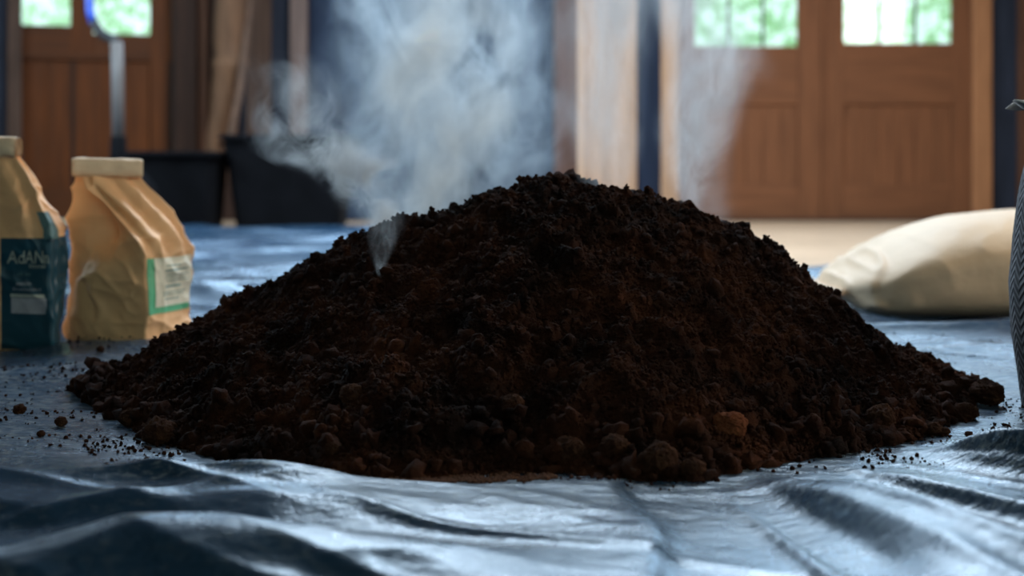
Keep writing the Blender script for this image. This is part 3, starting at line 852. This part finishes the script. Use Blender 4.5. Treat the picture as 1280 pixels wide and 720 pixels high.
def text_on(Sf, body, u0, v0, us_, vs_, mat, parent, name='lettering', off=.006):
    cu = bpy.data.curves.new('t', 'FONT'); cu.body = body; cu.size = 1; cu.resolution_u = 3
    to = bpy.data.objects.new('t', cu); C.objects.link(to)
    dg = bpy.context.evaluated_depsgraph_get(); me = bpy.data.meshes.new_from_object(to.evaluated_get(dg))
    bpy.data.objects.remove(to); bpy.data.curves.remove(cu)
    n_ = len(me.vertices); co = np.empty(n_*3, np.float32); me.vertices.foreach_get('co', co); co = co.reshape(-1, 3)
    w_ = co[:, 0].max()
    P = Sf(u0+co[:, 0]/w_*us_, v0+co[:, 1]*vs_, off)
    me.vertices.foreach_set('co', np.ascontiguousarray(P, dtype=np.float32).ravel()); me.update(); me.name = name
    return link(name, me, mat, parent)
def u_of(x):  # column of the photograph -> u along the front side of the teal bag
    return (x+66)/130.0
text_on(SB, 'AdANn', u_of(9), .445, .40, .088, M['white'], lb)
text_on(SB, 'lmnn', u_of(34), .423, .17, .030, M['white'], lb)
text_on(SB, 'nll lm', u_of(20), .385, .12, .03, M['greyteal'], lb)
text_on(SB, 'mnlm', u_of(18), .34, .14, .03, M['lilac'], lb)
text_on(SB, 'lnmnlnl', u_of(15), .315, .26, .022, M['lilac'], lb)
patch(SB, 'white_strip', M['white'], lb, u_of(13), u_of(54), .283, .298, .004)
patch(SB, 'lilac_box', M['lilac'], lb, u_of(14), u_of(55), .205, .28, .004)
tag(root, 'kraft paper bag with a dark teal label, at the left edge of the photo', 'paper bag')

# --- cream sack lying behind the heap on the right
def pillow():
    Yb = 3.55
    top = [(1042, 367), (1050, 350), (1080, 326), (1120, 299), (1160, 281), (1200, 269), (1275, 261), (1340, 264), (1400, 276), (1450, 300), (1490, 340), (1500, 365)]
    bot = [(1042, 371), (1055, 384), (1075, 394), (1110, 399), (1200, 400), (1400, 400), (1470, 396), (1490, 388), (1500, 371)]
    tx = np.array([(p[0]-640)/F*Yb for p in top]); tz = np.array([H-(p[1]-HY)/F*Yb for p in top])
    bx = np.array([(p[0]-640)/F*Yb for p in bot]); bz = np.array([H-(p[1]-HY)/F*Yb for p in bot]); bz = bz-bz.min()+.006
    ns, na = 200, 120
    s = np.linspace(0, 1, ns); xs_ = tx[0]+(tx[-1]-tx[0])*(.5-.5*np.cos(np.pi*s))
    zt_ = np.interp(xs_, tx, tz); zb_ = np.interp(xs_, bx, bz)
    k = np.ones(9)/9
    zt_ = np.convolve(np.pad(zt_, 4, 'edge'), k, 'valid'); zb_ = np.convolve(np.pad(zb_, 4, 'edge'), k, 'valid')
    e = (xs_-xs_[0])/(xs_[-1]-xs_[0]); dep = .30*np.clip(1-(2*e-1)**4, 0, 1)**.35+.003
    A = np.linspace(0, 2*np.pi, na, endpoint=False)
    P = []
    for i in range(ns):
        hz = (zt_[i]-zb_[i])/2; mz = (zt_[i]+zb_[i])/2
        ca, sa = np.cos(A), np.sin(A)
        q_ = np.where(sa < 0, (np.abs(ca)**4.5+np.abs(sa)**4.5)**(-1/4.5), (np.abs(ca)**2.2+np.abs(sa)**2.2)**(-1/2.2))
        yy = Yb+.10+ca*q_*dep[i]; zz = mz+sa*q_*hz
        x_ = np.full(na, xs_[i])
        # folds radiating from the gathered end
        nz_ = ridge(x_*5+zz*3, zz*9-x_*4, yy*4, 71, 2, 1.8)-.3
        nf = ridge(x_*16-zz*7, zz*12+x_*9, yy*5, 73, 1, 2)*math.exp(-(e[i]/.16)**2)
        off = .005*nz_+.020*(nf-.3)*min(1, e[i]/.03)
        P.append(np.stack([x_, yy+ca*off, zz+sa*off*np.where(sa < -.5, 0, 1)], 1))
    P = np.concatenate(P)
    P[:, 2] = np.maximum(P[:, 2], .006)
    return P, grid_faces(na, ns, True), (xs_[0], Yb+.1, (zt_[0]+zb_[0])/2), (xs_[-1], Yb+.1, (zt_[-1]+zb_[-1])/2)
P, Fq, e0, e1 = pillow()
root = empty('grain_sack', (1.15, 3.65, 0))
P = P-np.array([1.15, 3.65, 0])
link('sack_body', np_mesh('sack_body', P, Fq[:, ::-1]), M['sack'], root)
for e, s_ in ((e0, -1), (e1, 1)):
    sm = MB()
    vs = []; fs = []
    for j in range(31):
        yv = -.17+.34*j/30; hgt = .010*math.sin(j*1.3)
        vs += [(e[0]-1.15-.004*s_, yv, e[2]-.012+hgt*.5), (e[0]-1.15+s_*.016, yv, e[2]+hgt*.4), (e[0]-1.15-.004*s_, yv, e[2]+.012+hgt*.5)]
        if j:
            b_ = 3*j; fs += [(b_-3, b_, b_+1, b_-2), (b_-2, b_+1, b_+2, b_-1), (b_-1, b_+2, b_, b_-3)]
    sm.add(vs, fs)
    sm.build('end_seam', M['sack'], root, 0, True)
tag(root, 'plump cream coloured sack lying on its side behind the heap at the right', 'sack')

# --- tall woven sack cut by the right edge of the frame
kY = 2.18
root = empty('woven_sack', (px(1263, 0, kY).x+.157, kY, 0))
bx0 = root.location.x
prof = [(.115, .0), (.132, .004), (.138, .05), (.146, .12), (.150, .20), (.145, .27), (.138, .33), (.131, .37), (.122, .395), (.105, .415), (.07, .43), (.045, .445), (.04, .452)]
zs_ = np.array([p[1] for p in prof]); rs_ = np.array([p[0] for p in prof])
na, nz = 160, 170; tz_ = np.linspace(0, .452, nz); A = np.linspace(0, 2*np.pi, na, endpoint=False)
AA, TZ = np.meshgrid(A, tz_)
RR = np.interp(TZ, zs_, rs_)*(1+.035*np.sin(AA*14)*sstep(.36, .44, TZ)+.05*(fbm(np.cos(AA)*2+5, np.sin(AA)*2, TZ*7, 81, 3)-.5))
V = np.stack([RR*np.cos(AA), RR*np.sin(AA), TZ], -1).reshape(-1, 3)
me = np_mesh('sack_body', V, grid_faces(na, nz, True))
uvl = me.uv_layers.new(name='UVMap')
li = np.empty(len(me.loops), np.int32); me.loops.foreach_get('vertex_index', li)
lu = (li % na)/na; fi = np.arange(len(li))//4
lu4 = lu.reshape(-1, 4); wrapm = (lu4.max(1)-lu4.min(1)) > .5; lu4[wrapm] = np.where(lu4[wrapm] < .5, lu4[wrapm]+1, lu4[wrapm])
uvs = np.stack([lu4.ravel()*.94, tz_[li//na]], 1).astype(np.float32); uvl.data.foreach_set('uv', uvs.ravel())
link('sack_body', me, M['knit'], root)
fr = MB(); rings = []
for j in range(9):
    t_ = j/8; rr_ = .042+.10*t_**1.3; z_ = .452+.035*t_-.025*max(0, t_-.6)
    rings.append([(rr_*(1+.12*math.sin(k*1.25+t_)*t_)*math.cos(2*math.pi*k/60), rr_*(1+.12*math.sin(k*1.25)*t_)*math.sin(2*math.pi*k/60), z_+.008*math.sin(k*1.9)*t_) for k in range(60)])
for j in range(8, -1, -1): rings.append([(x*.93, y*.93, z-.003) for x, y, z in rings[j]])
fr.prism(rings, True)
fr.build('frayed_mouth', M['frill'], root, 0, True)
tw = MB(); tw.tube([(.046*math.cos(a), .046*math.sin(a), .448+.002*math.sin(a*2)) for a in [i*2*math.pi/24 for i in range(25)]], .004, 8); tw.build('tie', M['twine'], root, 0, True)
tag(root, 'tall black and white woven sack tied at the neck, at the right edge', 'sack')

# ================================================================== BACK OF THE BARN: tubs, shovel, carved post
def tub(cx_, cy_, w0, w1, d0, d1, h, label, rz=0.0):
    root = empty('plastic_tub', (cx_, cy_, 0), rz)
    def rrect(w_, d_, z, r_=.05, n=6):
        pts = []
        for (sx, sy, a0) in ((1, 1, 0), (-1, 1, 90), (-1, -1, 180), (1, -1, 270)):
            for k in range(n+1):
                a = math.radians(a0+90*k/n); pts.append((sx*(w_/2-r_)+r_*math.cos(a), sy*(d_/2-r_)+r_*math.sin(a), z))
        return pts
    b = MB()
    rings = [rrect(w0*.9, d0*.9, .004), rrect(w0, d0, .015), rrect(w0+(w1-w0)*.5, d0+(d1-d0)*.5, h*.5), rrect(w1, d1, h-.03), rrect(w1+.012, d1+.012, h-.028), rrect(w1+.012, d1+.012, h-.02),
             rrect(w1-.016, d1-.016, h-.02), rrect(w0+(w1-w0)*.5-.016, d0+(d1-d0)*.5-.016, h*.5), rrect(w0-.016, d0-.016, .02)]
    b.prism(rings); b.build('tub_body', M['black'], root, 0, False)
    l = MB(); l.prism([rrect(w1+.004, d1+.004, h-.03), rrect(w1+.045, d1+.045, h-.028), rrect(w1+.05, d1+.05, h-.012), rrect(w1+.03, d1+.03, h), rrect(w1-.006, d1-.006, h-.002), rrect(w1-.01, d1-.01, h-.03)], False)
    l.build('rim', M['black'], root, 0, False)
    for sx in (-1, 1):
        hd = MB(); hd.tube([(sx*(w1/2+.01), -.09, h-.05), (sx*(w1/2+.05), -.08, h-.055), (sx*(w1/2+.05), .08, h-.055), (sx*(w1/2+.01), .09, h-.05)], .011, 10); hd.build('handle', M['black'], root, 0, True)
    tag(root, label, 'tub'); return root
Yt = 7.75
tub((px(218, 0, Yt).x), Yt+.05, .44, .505, .36, .44, H-(189-HY)/F*Yt, 'low black plastic tub behind the kraft bag, left of the taller tub', .0)
tub((px(360, 0, Yt).x), Yt+.15, .56, .68, .40, .50, H-(168-HY)/F*(Yt-.1), 'taller black plastic tub behind the steam, right of the low tub', .0)

# shovel standing in the low tub: blade in the tub, socket, grey shaft, bent neck, blue grip
Ys = 7.72
root = empty('snow_shovel', (px(148, 0, Ys).x, Ys, 0))
rx = root.location.x
def sp(x, y): q_ = px(x, y, Ys); return (q_.x-rx, 0, q_.z)
# it stands on the sheet in front of the wall beside the tub
b = MB(); b.tube([sp(148, 176), sp(147, 100), sp(146, 52)], .033, 16); b.build('shaft', M['alu'], root, 0, True)
b = MB(); b.tube([sp(147, 56), sp(143, 50), sp(134, 46), sp(127, 42), sp(120, 33), sp(117, 26)], .025, 14); b.build('bent_neck', M['blackrubber'], root, 0, True)
b = MB(); b.tube([sp(117, 30), sp(113, 16), sp(112, 0), sp(112, -40), sp(112, -70)], .022, 14); b.build('grip', M['blueplastic'], root, 0, True)
b = MB(); b.tube([sp(148, 170), sp(148, 172), sp(148, 195), sp(148, 215)], [.036, .043, .046, .05], 16); b.build('socket', M['black'], root, 0, True)
zb = sp(148, 215)[2]
bl = MB(); rings = []
for j in range(13):
    t_ = j/12; z_ = zb+.03-(zb+.024)*t_; ww = .06+.15*min(1, t_*3.2)**.7
    c_ = .10*math.sin(t_*1.7)*.6
    rings.append([(ww*math.cos(a)*1.0, -c_+.03*math.sin(a)*(.5)+.05*(math.cos(a)**2), z_) for a in [2*math.pi*k/28 for k in range(28)]])
bl.prism(rings); bl.build('blade', M['black'], root, 0, True)
root.location.y = 7.3+.0
k_ = root.location.y/Ys; 
root.location = ((148-640)/F*7.3, 7.3, 0); root.scale = (1, 1, 1)
for ch in root.children:
    ch.data.transform(Matrix.Diagonal((k_, k_, 1, 1)))
    vs_ = np.empty(len(ch.data.vertices)*3, np.float32); ch.data.vertices.foreach_get('co', vs_); vs_ = vs_.reshape(-1, 3)
    if ch.name.startswith('blade'):
        vs_[:, 2] *= (H-(215-HY)/F*7.3+.03)/(zb+.03); vs_[:, 2] = np.maximum(vs_[:, 2], .03)
    else:
        vs_[:, 2] = H+(vs_[:, 2]-H)*k_
    ch.data.vertices.foreach_set('co', vs_.ravel()); ch.data.update()
tag(root, 'shovel with grey shaft, black socket and blue grip standing at the left', 'shovel')

# rough turned post and leaning stave between the dark posts
Yp = 8.9
b = MB(); c0 = px(284, 0, Yp).x
pr = [(265+0, 190)]
prof = [(190, 268, 10), (170, 270, 11), (140, 276, 13), (110, 281, 16), (95, 284, 17), (86, 287, 21), (78, 288, 22), (70, 287, 17), (50, 285, 17), (20, 287, 18), (-20, 290, 18), (-80, 292, 17), (-200, 293, 16)]
rings = []
for (yy, xx_, rp) in [(205, 266, 9), ]+prof:
    c_ = px(xx_, yy, Yp); R_ = rp/F*Yp
    rings.append([(c_.x+R_*math.cos(2*math.pi*k/20)*(1+.10*math.sin(3*k+yy)), c_.y+R_*math.sin(2*math.pi*k/20), c_.z) for k in range(20)])
low = px(262, 274, Yp-.05); rings.insert(0, [(low.x+.03+.04*math.cos(2*math.pi*k/20), Yp+.04*math.sin(2*math.pi*k/20), .0) for k in range(20)])
b.prism(rings); o = b.build('carved_post', wood('driftwood', (.13, .065, .034), .75, .35), None, 0, True)
tag(o, 'rough pale wooden post with a knobby collar standing behind the tubs', 'post')
b = MB(); b.tube([(px(268, 0, 8.4).x+.0, 8.4, 0), px(300, 110, 8.75), px(312, 0, 9.0), px(322, -120, 9.1)], [.028, .026, .024, .022], 12)
o = b.build('wooden_stave', wood('ash_stave', (.10, .055, .035), .7, .3), None, 0, True)
tag(o, 'slim grey brown wooden stave leaning against the dark posts behind the tubs', 'stave')

# ================================================================== STEAM
def plume(name, label, Y, pts, dens, nscale=3.0, warp=.12, lo=.38, hi=.72, soft=1.0, aniso=.25, dY=0.0, stretch=.6, seed=0.0, filament=0.0, step=1.0, flat=1.0, color=(.93, .97, 1.0), fine=1.9):
    """pts: (x, y, radius px, amount) from bottom to top, at distance Y (+dY at the top)"""
    K = []
    y0 = pts[0][1]; y1 = pts[-1][1]
    for i, (x, y, rp, am) in enumerate(pts):
        YY_ = Y+dY*(y0-y)/(y0-y1); p_ = px(x, y, YY_); K.append((p_.z, p_.x, YY_, rp/F*YY_, am))
    K = np.array(K); zmin, zmax = K[0, 0], K[-1, 0]
    cxm, cxM = K[:, 1].min()-1e-3, K[:, 1].max()+1e-3; cym, cyM = K[:, 2].min()-1e-3, K[:, 2].max()+1e-3; rM = K[:, 3].max()
    mat, nt, out = newmat(name+'_vapour'); L = nt.links.new
    tc = N(nt, 'ShaderNodeTexCoord')
    mp = N(nt, 'ShaderNodeMapping'); mp.inputs['Location'].default_value = (seed, seed*.7, -seed); mp.inputs['Scale'].default_value = (1, 1, stretch)
    L(tc.outputs['Object'], mp.inputs[0])
    # two octaves of swirl
    w1 = N(nt, 'ShaderNodeTexNoise', i_Scale=nscale, i_Detail=2.0, i_Roughness=.55); L(mp.outputs[0], w1.inputs[0])
    sub = N(nt, 'ShaderNodeVectorMath', operation='SUBTRACT'); L(w1.outputs['Color'], sub.inputs[0]); sub.inputs[1].default_value = (.5, .5, .5)
    scl = N(nt, 'ShaderNodeVectorMath', operation='SCALE'); L(sub.outputs[0], scl.inputs[0]); scl.inputs['Scale'].default_value = warp*2
    add = N(nt, 'ShaderNodeVectorMath', operation='ADD'); L(tc.outputs['Object'], add.inputs[0]); L(scl.outputs[0], add.inputs[1])
    sx = N(nt, 'ShaderNodeSeparateXYZ'); L(add.outputs[0], sx.inputs[0])
    def math_(op, a, b=None, c=None):
        n = N(nt, 'ShaderNodeMath', operation=op)
        for i, q_ in enumerate((a, b, c)):
            if q_ is None: continue
            if isinstance(q_, (int, float)): n.inputs[i].default_value = q_
            else: L(q_, n.inputs[i])
        return n.outputs[0]
    t = math_('DIVIDE', math_('SUBTRACT', sx.outputs[2], float(zmin)), float(zmax-zmin))
    stops = [(float((k[0]-zmin)/(zmax-zmin)), ((k[1]-cxm)/(cxM-cxm), (k[2]-cym)/(cyM-cym), k[3]/rM, float(k[4]))) for k in K]
    # smooth resample with a cosine blend
    tt_ = np.linspace(0, 1, 30); sp_ = np.array([s[0] for s in stops]); cc = np.array([s[1] for s in stops])
    R_ = np.stack([np.interp(tt_, sp_, cc[:, i]) for i in range(4)], 1)
    for _ in range(2): R_[1:-1] = (R_[:-2]+2*R_[1:-1]+R_[2:])/4
    rp_ = ramp(nt, t, [(float(a), tuple(float(q_) for q_ in b)) for a, b in zip(tt_, R_)])
    sc_ = N(nt, 'ShaderNodeSeparateColor'); L(rp_.outputs[0], sc_.inputs[0])
    cxn = math_('MULTIPLY_ADD', sc_.outputs[0], float(cxM-cxm), float(cxm)); cyn = math_('MULTIPLY_ADD', sc_.outputs[1], float(cyM-cym), float(cym))
    rn = math_('MAXIMUM', math_('MULTIPLY', sc_.outputs[2], float(rM)), .001)
    dx = math_('SUBTRACT', sx.outputs[0], cxn); dy = math_('DIVIDE', math_('SUBTRACT', sx.outputs[1], cyn), flat)
    dd = math_('SQRT', math_('ADD', math_('MULTIPLY', dx, dx), math_('MULTIPLY', dy, dy)))
    q = math_('DIVIDE', dd, rn)
    fall = N(nt, 'ShaderNodeMapRange', interpolation_type='SMOOTHERSTEP'); L(q, fall.inputs[0]); fall.inputs[1].default_value = 1.0; fall.inputs[2].default_value = 1-soft; fall.inputs[3].default_value = 0; fall.inputs[4].default_value = 1
    mp2 = N(nt, 'ShaderNodeMapping'); mp2.inputs['Location'].default_value = (seed*1.3, 0, seed); mp2.inputs['Scale'].default_value = (1, 1, stretch); L(add.outputs[0], mp2.inputs[0])
    n2 = N(nt, 'ShaderNodeTexNoise', i_Scale=nscale*fine, i_Detail=4.0, i_Roughness=.60, i_Distortion=.5); L(mp2.outputs[0], n2.inputs[0])
    nr = N(nt, 'ShaderNodeMapRange', interpolation_type='SMOOTHSTEP'); L(n2.outputs[0], nr.inputs[0]); nr.inputs[1].default_value = lo; nr.inputs[2].default_value = hi
    body = nr.outputs[0]
    if filament > 0:
        n3 = N(nt, 'ShaderNodeTexNoise', i_Scale=nscale*2.3, i_Detail=1.5, i_Distortion=1.4); L(mp2.outputs[0], n3.inputs[0])
        ab = math_('ABSOLUTE', math_('SUBTRACT', n3.outputs[0], .5))
        fl = N(nt, 'ShaderNodeMapRange', interpolation_type='SMOOTHSTEP'); L(ab, fl.inputs[0]); fl.inputs[1].default_value = .055; fl.inputs[2].default_value = 0.0; fl.inputs[3].default_value = 0; fl.inputs[4].default_value = 1
        body = math_('MULTIPLY_ADD', fl.outputs[0], filament, math_('MULTIPLY', body, 1.0))
    tl = N(nt, 'ShaderNodeMapRange', interpolation_type='SMOOTHSTEP'); L(t, tl.inputs[0]); tl.inputs[1].default_value = 0; tl.inputs[2].default_value = .06
    D = math_('MULTIPLY', math_('MULTIPLY', fall.outputs[0], body), math_('MULTIPLY', rp_.outputs[1], dens))
    D = math_('MULTIPLY', D, tl.outputs[0])
    vs = N(nt, 'ShaderNodeVolumeScatter'); vs.inputs['Anisotropy'].default_value = aniso; vs.inputs['Color'].default_value = color + (1,)
    L(D, vs.inputs['Density']); L(vs.outputs[0], out.inputs['Volume'])
    try: mat.cycles.volume_step_rate = step
    except Exception: pass
    # hull
    rings = []
    zz = np.linspace(zmin-.004, zmax+.01, 26)
    for z_ in zz:
        c_x = float(np.interp(z_, K[:, 0], K[:, 1])); c_y = float(np.interp(z_, K[:, 0], K[:, 2])); r_ = float(np.interp(z_, K[:, 0], K[:, 3]))+warp*.30
        rings.append([(c_x+r_*math.cos(2*math.pi*k/28), c_y+r_*flat*math.sin(2*math.pi*k/28), z_) for k in range(28)])
    b = MB(); b.prism(rings); o = b.build(name, mat, None, 0, True)
    tag(o, label, 'steam', None, 'stuff')
    return o
plume('steam_cloud', 'broad blue grey cloud of steam rising behind the heap, left of its crest', 2.95,
      [(580, 330, 120, .5), (580, 260, 150, .8), (570, 200, 175, .9), (560, 140, 190, 1), (555, 70, 190, .95), (545, 0, 190, .8), (535, -90, 190, .6), (515, -260, 190, 0)],
      11.0, 3.6, .15, .41, .66, 1.0, .45, .2, .75, 3.1, .12, .35, fine=2.8, color=(.72, .87, 1.0))
plume('steam_curl', 'pale curling wisp of steam rising from the left shoulder of the heap', 2.50,
      [(500, 318, 22, .5), (495, 290, 48, .8), (482, 255, 66, 1), (460, 215, 84, 1), (425, 185, 105, .7), (395, 160, 105, .35), (380, 120, 90, .12), (385, 70, 70, 0)],
      34.0, 6.5, .09, .45, .62, 1.0, .45, .1, .9, 9.1, .35, .2, .55, fine=2.4)
plume('steam_wisp', 'thin thread of steam rising off the left face of the heap', 2.14,
      [(488, 388, 2.5, 1), (485, 374, 3.2, 1), (479, 356, 4.5, 1), (476, 340, 6.5, .45), (474, 322, 15, .07), (478, 296, 27, .035), (482, 272, 34, .02), (484, 240, 30, 0)],
      150.0, 14.0, .0035, .40, .62, .9, .45, .06, .5, 5.7, .6, .2)
plume('steam_plume', 'faint pale plume of steam rising straight above the crest of the heap', 2.36,
      [(765, 262, 24, .3), (760, 225, 40, .6), (756, 170, 58, .9), (758, 90, 68, .9), (768, 20, 72, .9), (780, -60, 76, .6), (790, -160, 76, 0)],
      18.0, 5.0, .06, .33, .66, 1.0, .45, .1, .45, 12.4, .2, .3)
plume('steam_veil', 'lilac grey veil of steam drifting up before the right hand doors', 2.38,
      [(912, 318, 18, .3), (898, 285, 30, .6), (880, 235, 48, 1), (876, 180, 66, 1), (892, 120, 84, .95), (895, 70, 86, .8), (870, 20, 80, .6), (850, -50, 76, .4), (840, -160, 76, 0)],
      25.0, 5.0, .08, .36, .64, 1.0, .45, .1, .6, 17.9, .2, .3)

# ================================================================== LIGHT
def area(name, loc, rot, sx, sy, power, col):
    l = bpy.data.lights.new(name, 'AREA'); l.shape = 'RECTANGLE'; l.size = sx; l.size_y = sy; l.energy = power; l.color = col
    o = bpy.data.objects.new(name, l); C.objects.link(o); o.location = loc; o.rotation_euler = rot; return o
R = math.radians
area('added_back_light', (.9, BY-.06, 2.65), (R(-90+18), 0, 0), 6.4, .75, 185, (.50, .73, 1.0))  # added area light at the unseen high windows, gives the sheet its sheen
area('added_top_light', (.25, 5.9, 3.29), (0, 0, 0), 2.3, 1.45, 330, (.70, .85, 1.0))  # added light from above and behind, for the tops of the heap
area('added_right_light', (RX-.06, 2.5, 1.7), (R(90), 0, R(90)), 2.8, 1.5, 125, (1.0, .93, .84))  # added light from the right, brightens the bags' right faces
area('added_left_light', (LX+.06, 5.8, 1.75), (R(90), 0, R(-90)), 2.2, 1.15, 170, (.58, .80, 1.0))  # extra light added on the left, brightens steam and the heap's left shoulder
area('added_front_fill', (0, -1.55, 1.85), (R(90), 0, 0), 4.6, 1.6, 5, (1.0, .93, .86))  # weak fill added behind the camera, lifts the dark bag sides
w = bpy.data.worlds.new('sky'); bpy.context.scene.world = w; w.use_nodes = True
nt = w.node_tree; nt.nodes.clear(); o = N(nt, 'ShaderNodeOutputWorld'); bg = N(nt, 'ShaderNodeBackground')
bg.inputs[0].default_value = (.80, .95, .95, 1); bg.inputs[1].default_value = 1.6
nt.links.new(bg.outputs[0], o.inputs[0])

# ================================================================== CAMERA
cam = bpy.data.cameras.new('camera'); co = bpy.data.objects.new('camera', cam); C.objects.link(co)
co.location = (0, 0, H); co.rotation_euler = (R(90), 0, 0)
cam.lens = 50; cam.sensor_width = 36; cam.shift_y = -(360-HY)/1280
cam.clip_start = .02; cam.clip_end = 100
cam.dof.use_dof = True; cam.dof.focus_distance = 1.98; cam.dof.aperture_fstop = 3.1
sc = bpy.context.scene; sc.camera = co
sc.view_settings.view_transform = 'Standard'; sc.view_settings.look = 'None'; sc.view_settings.gamma = 1
sc.view_settings.use_curve_mapping = False; sc.view_settings.exposure = 0.0
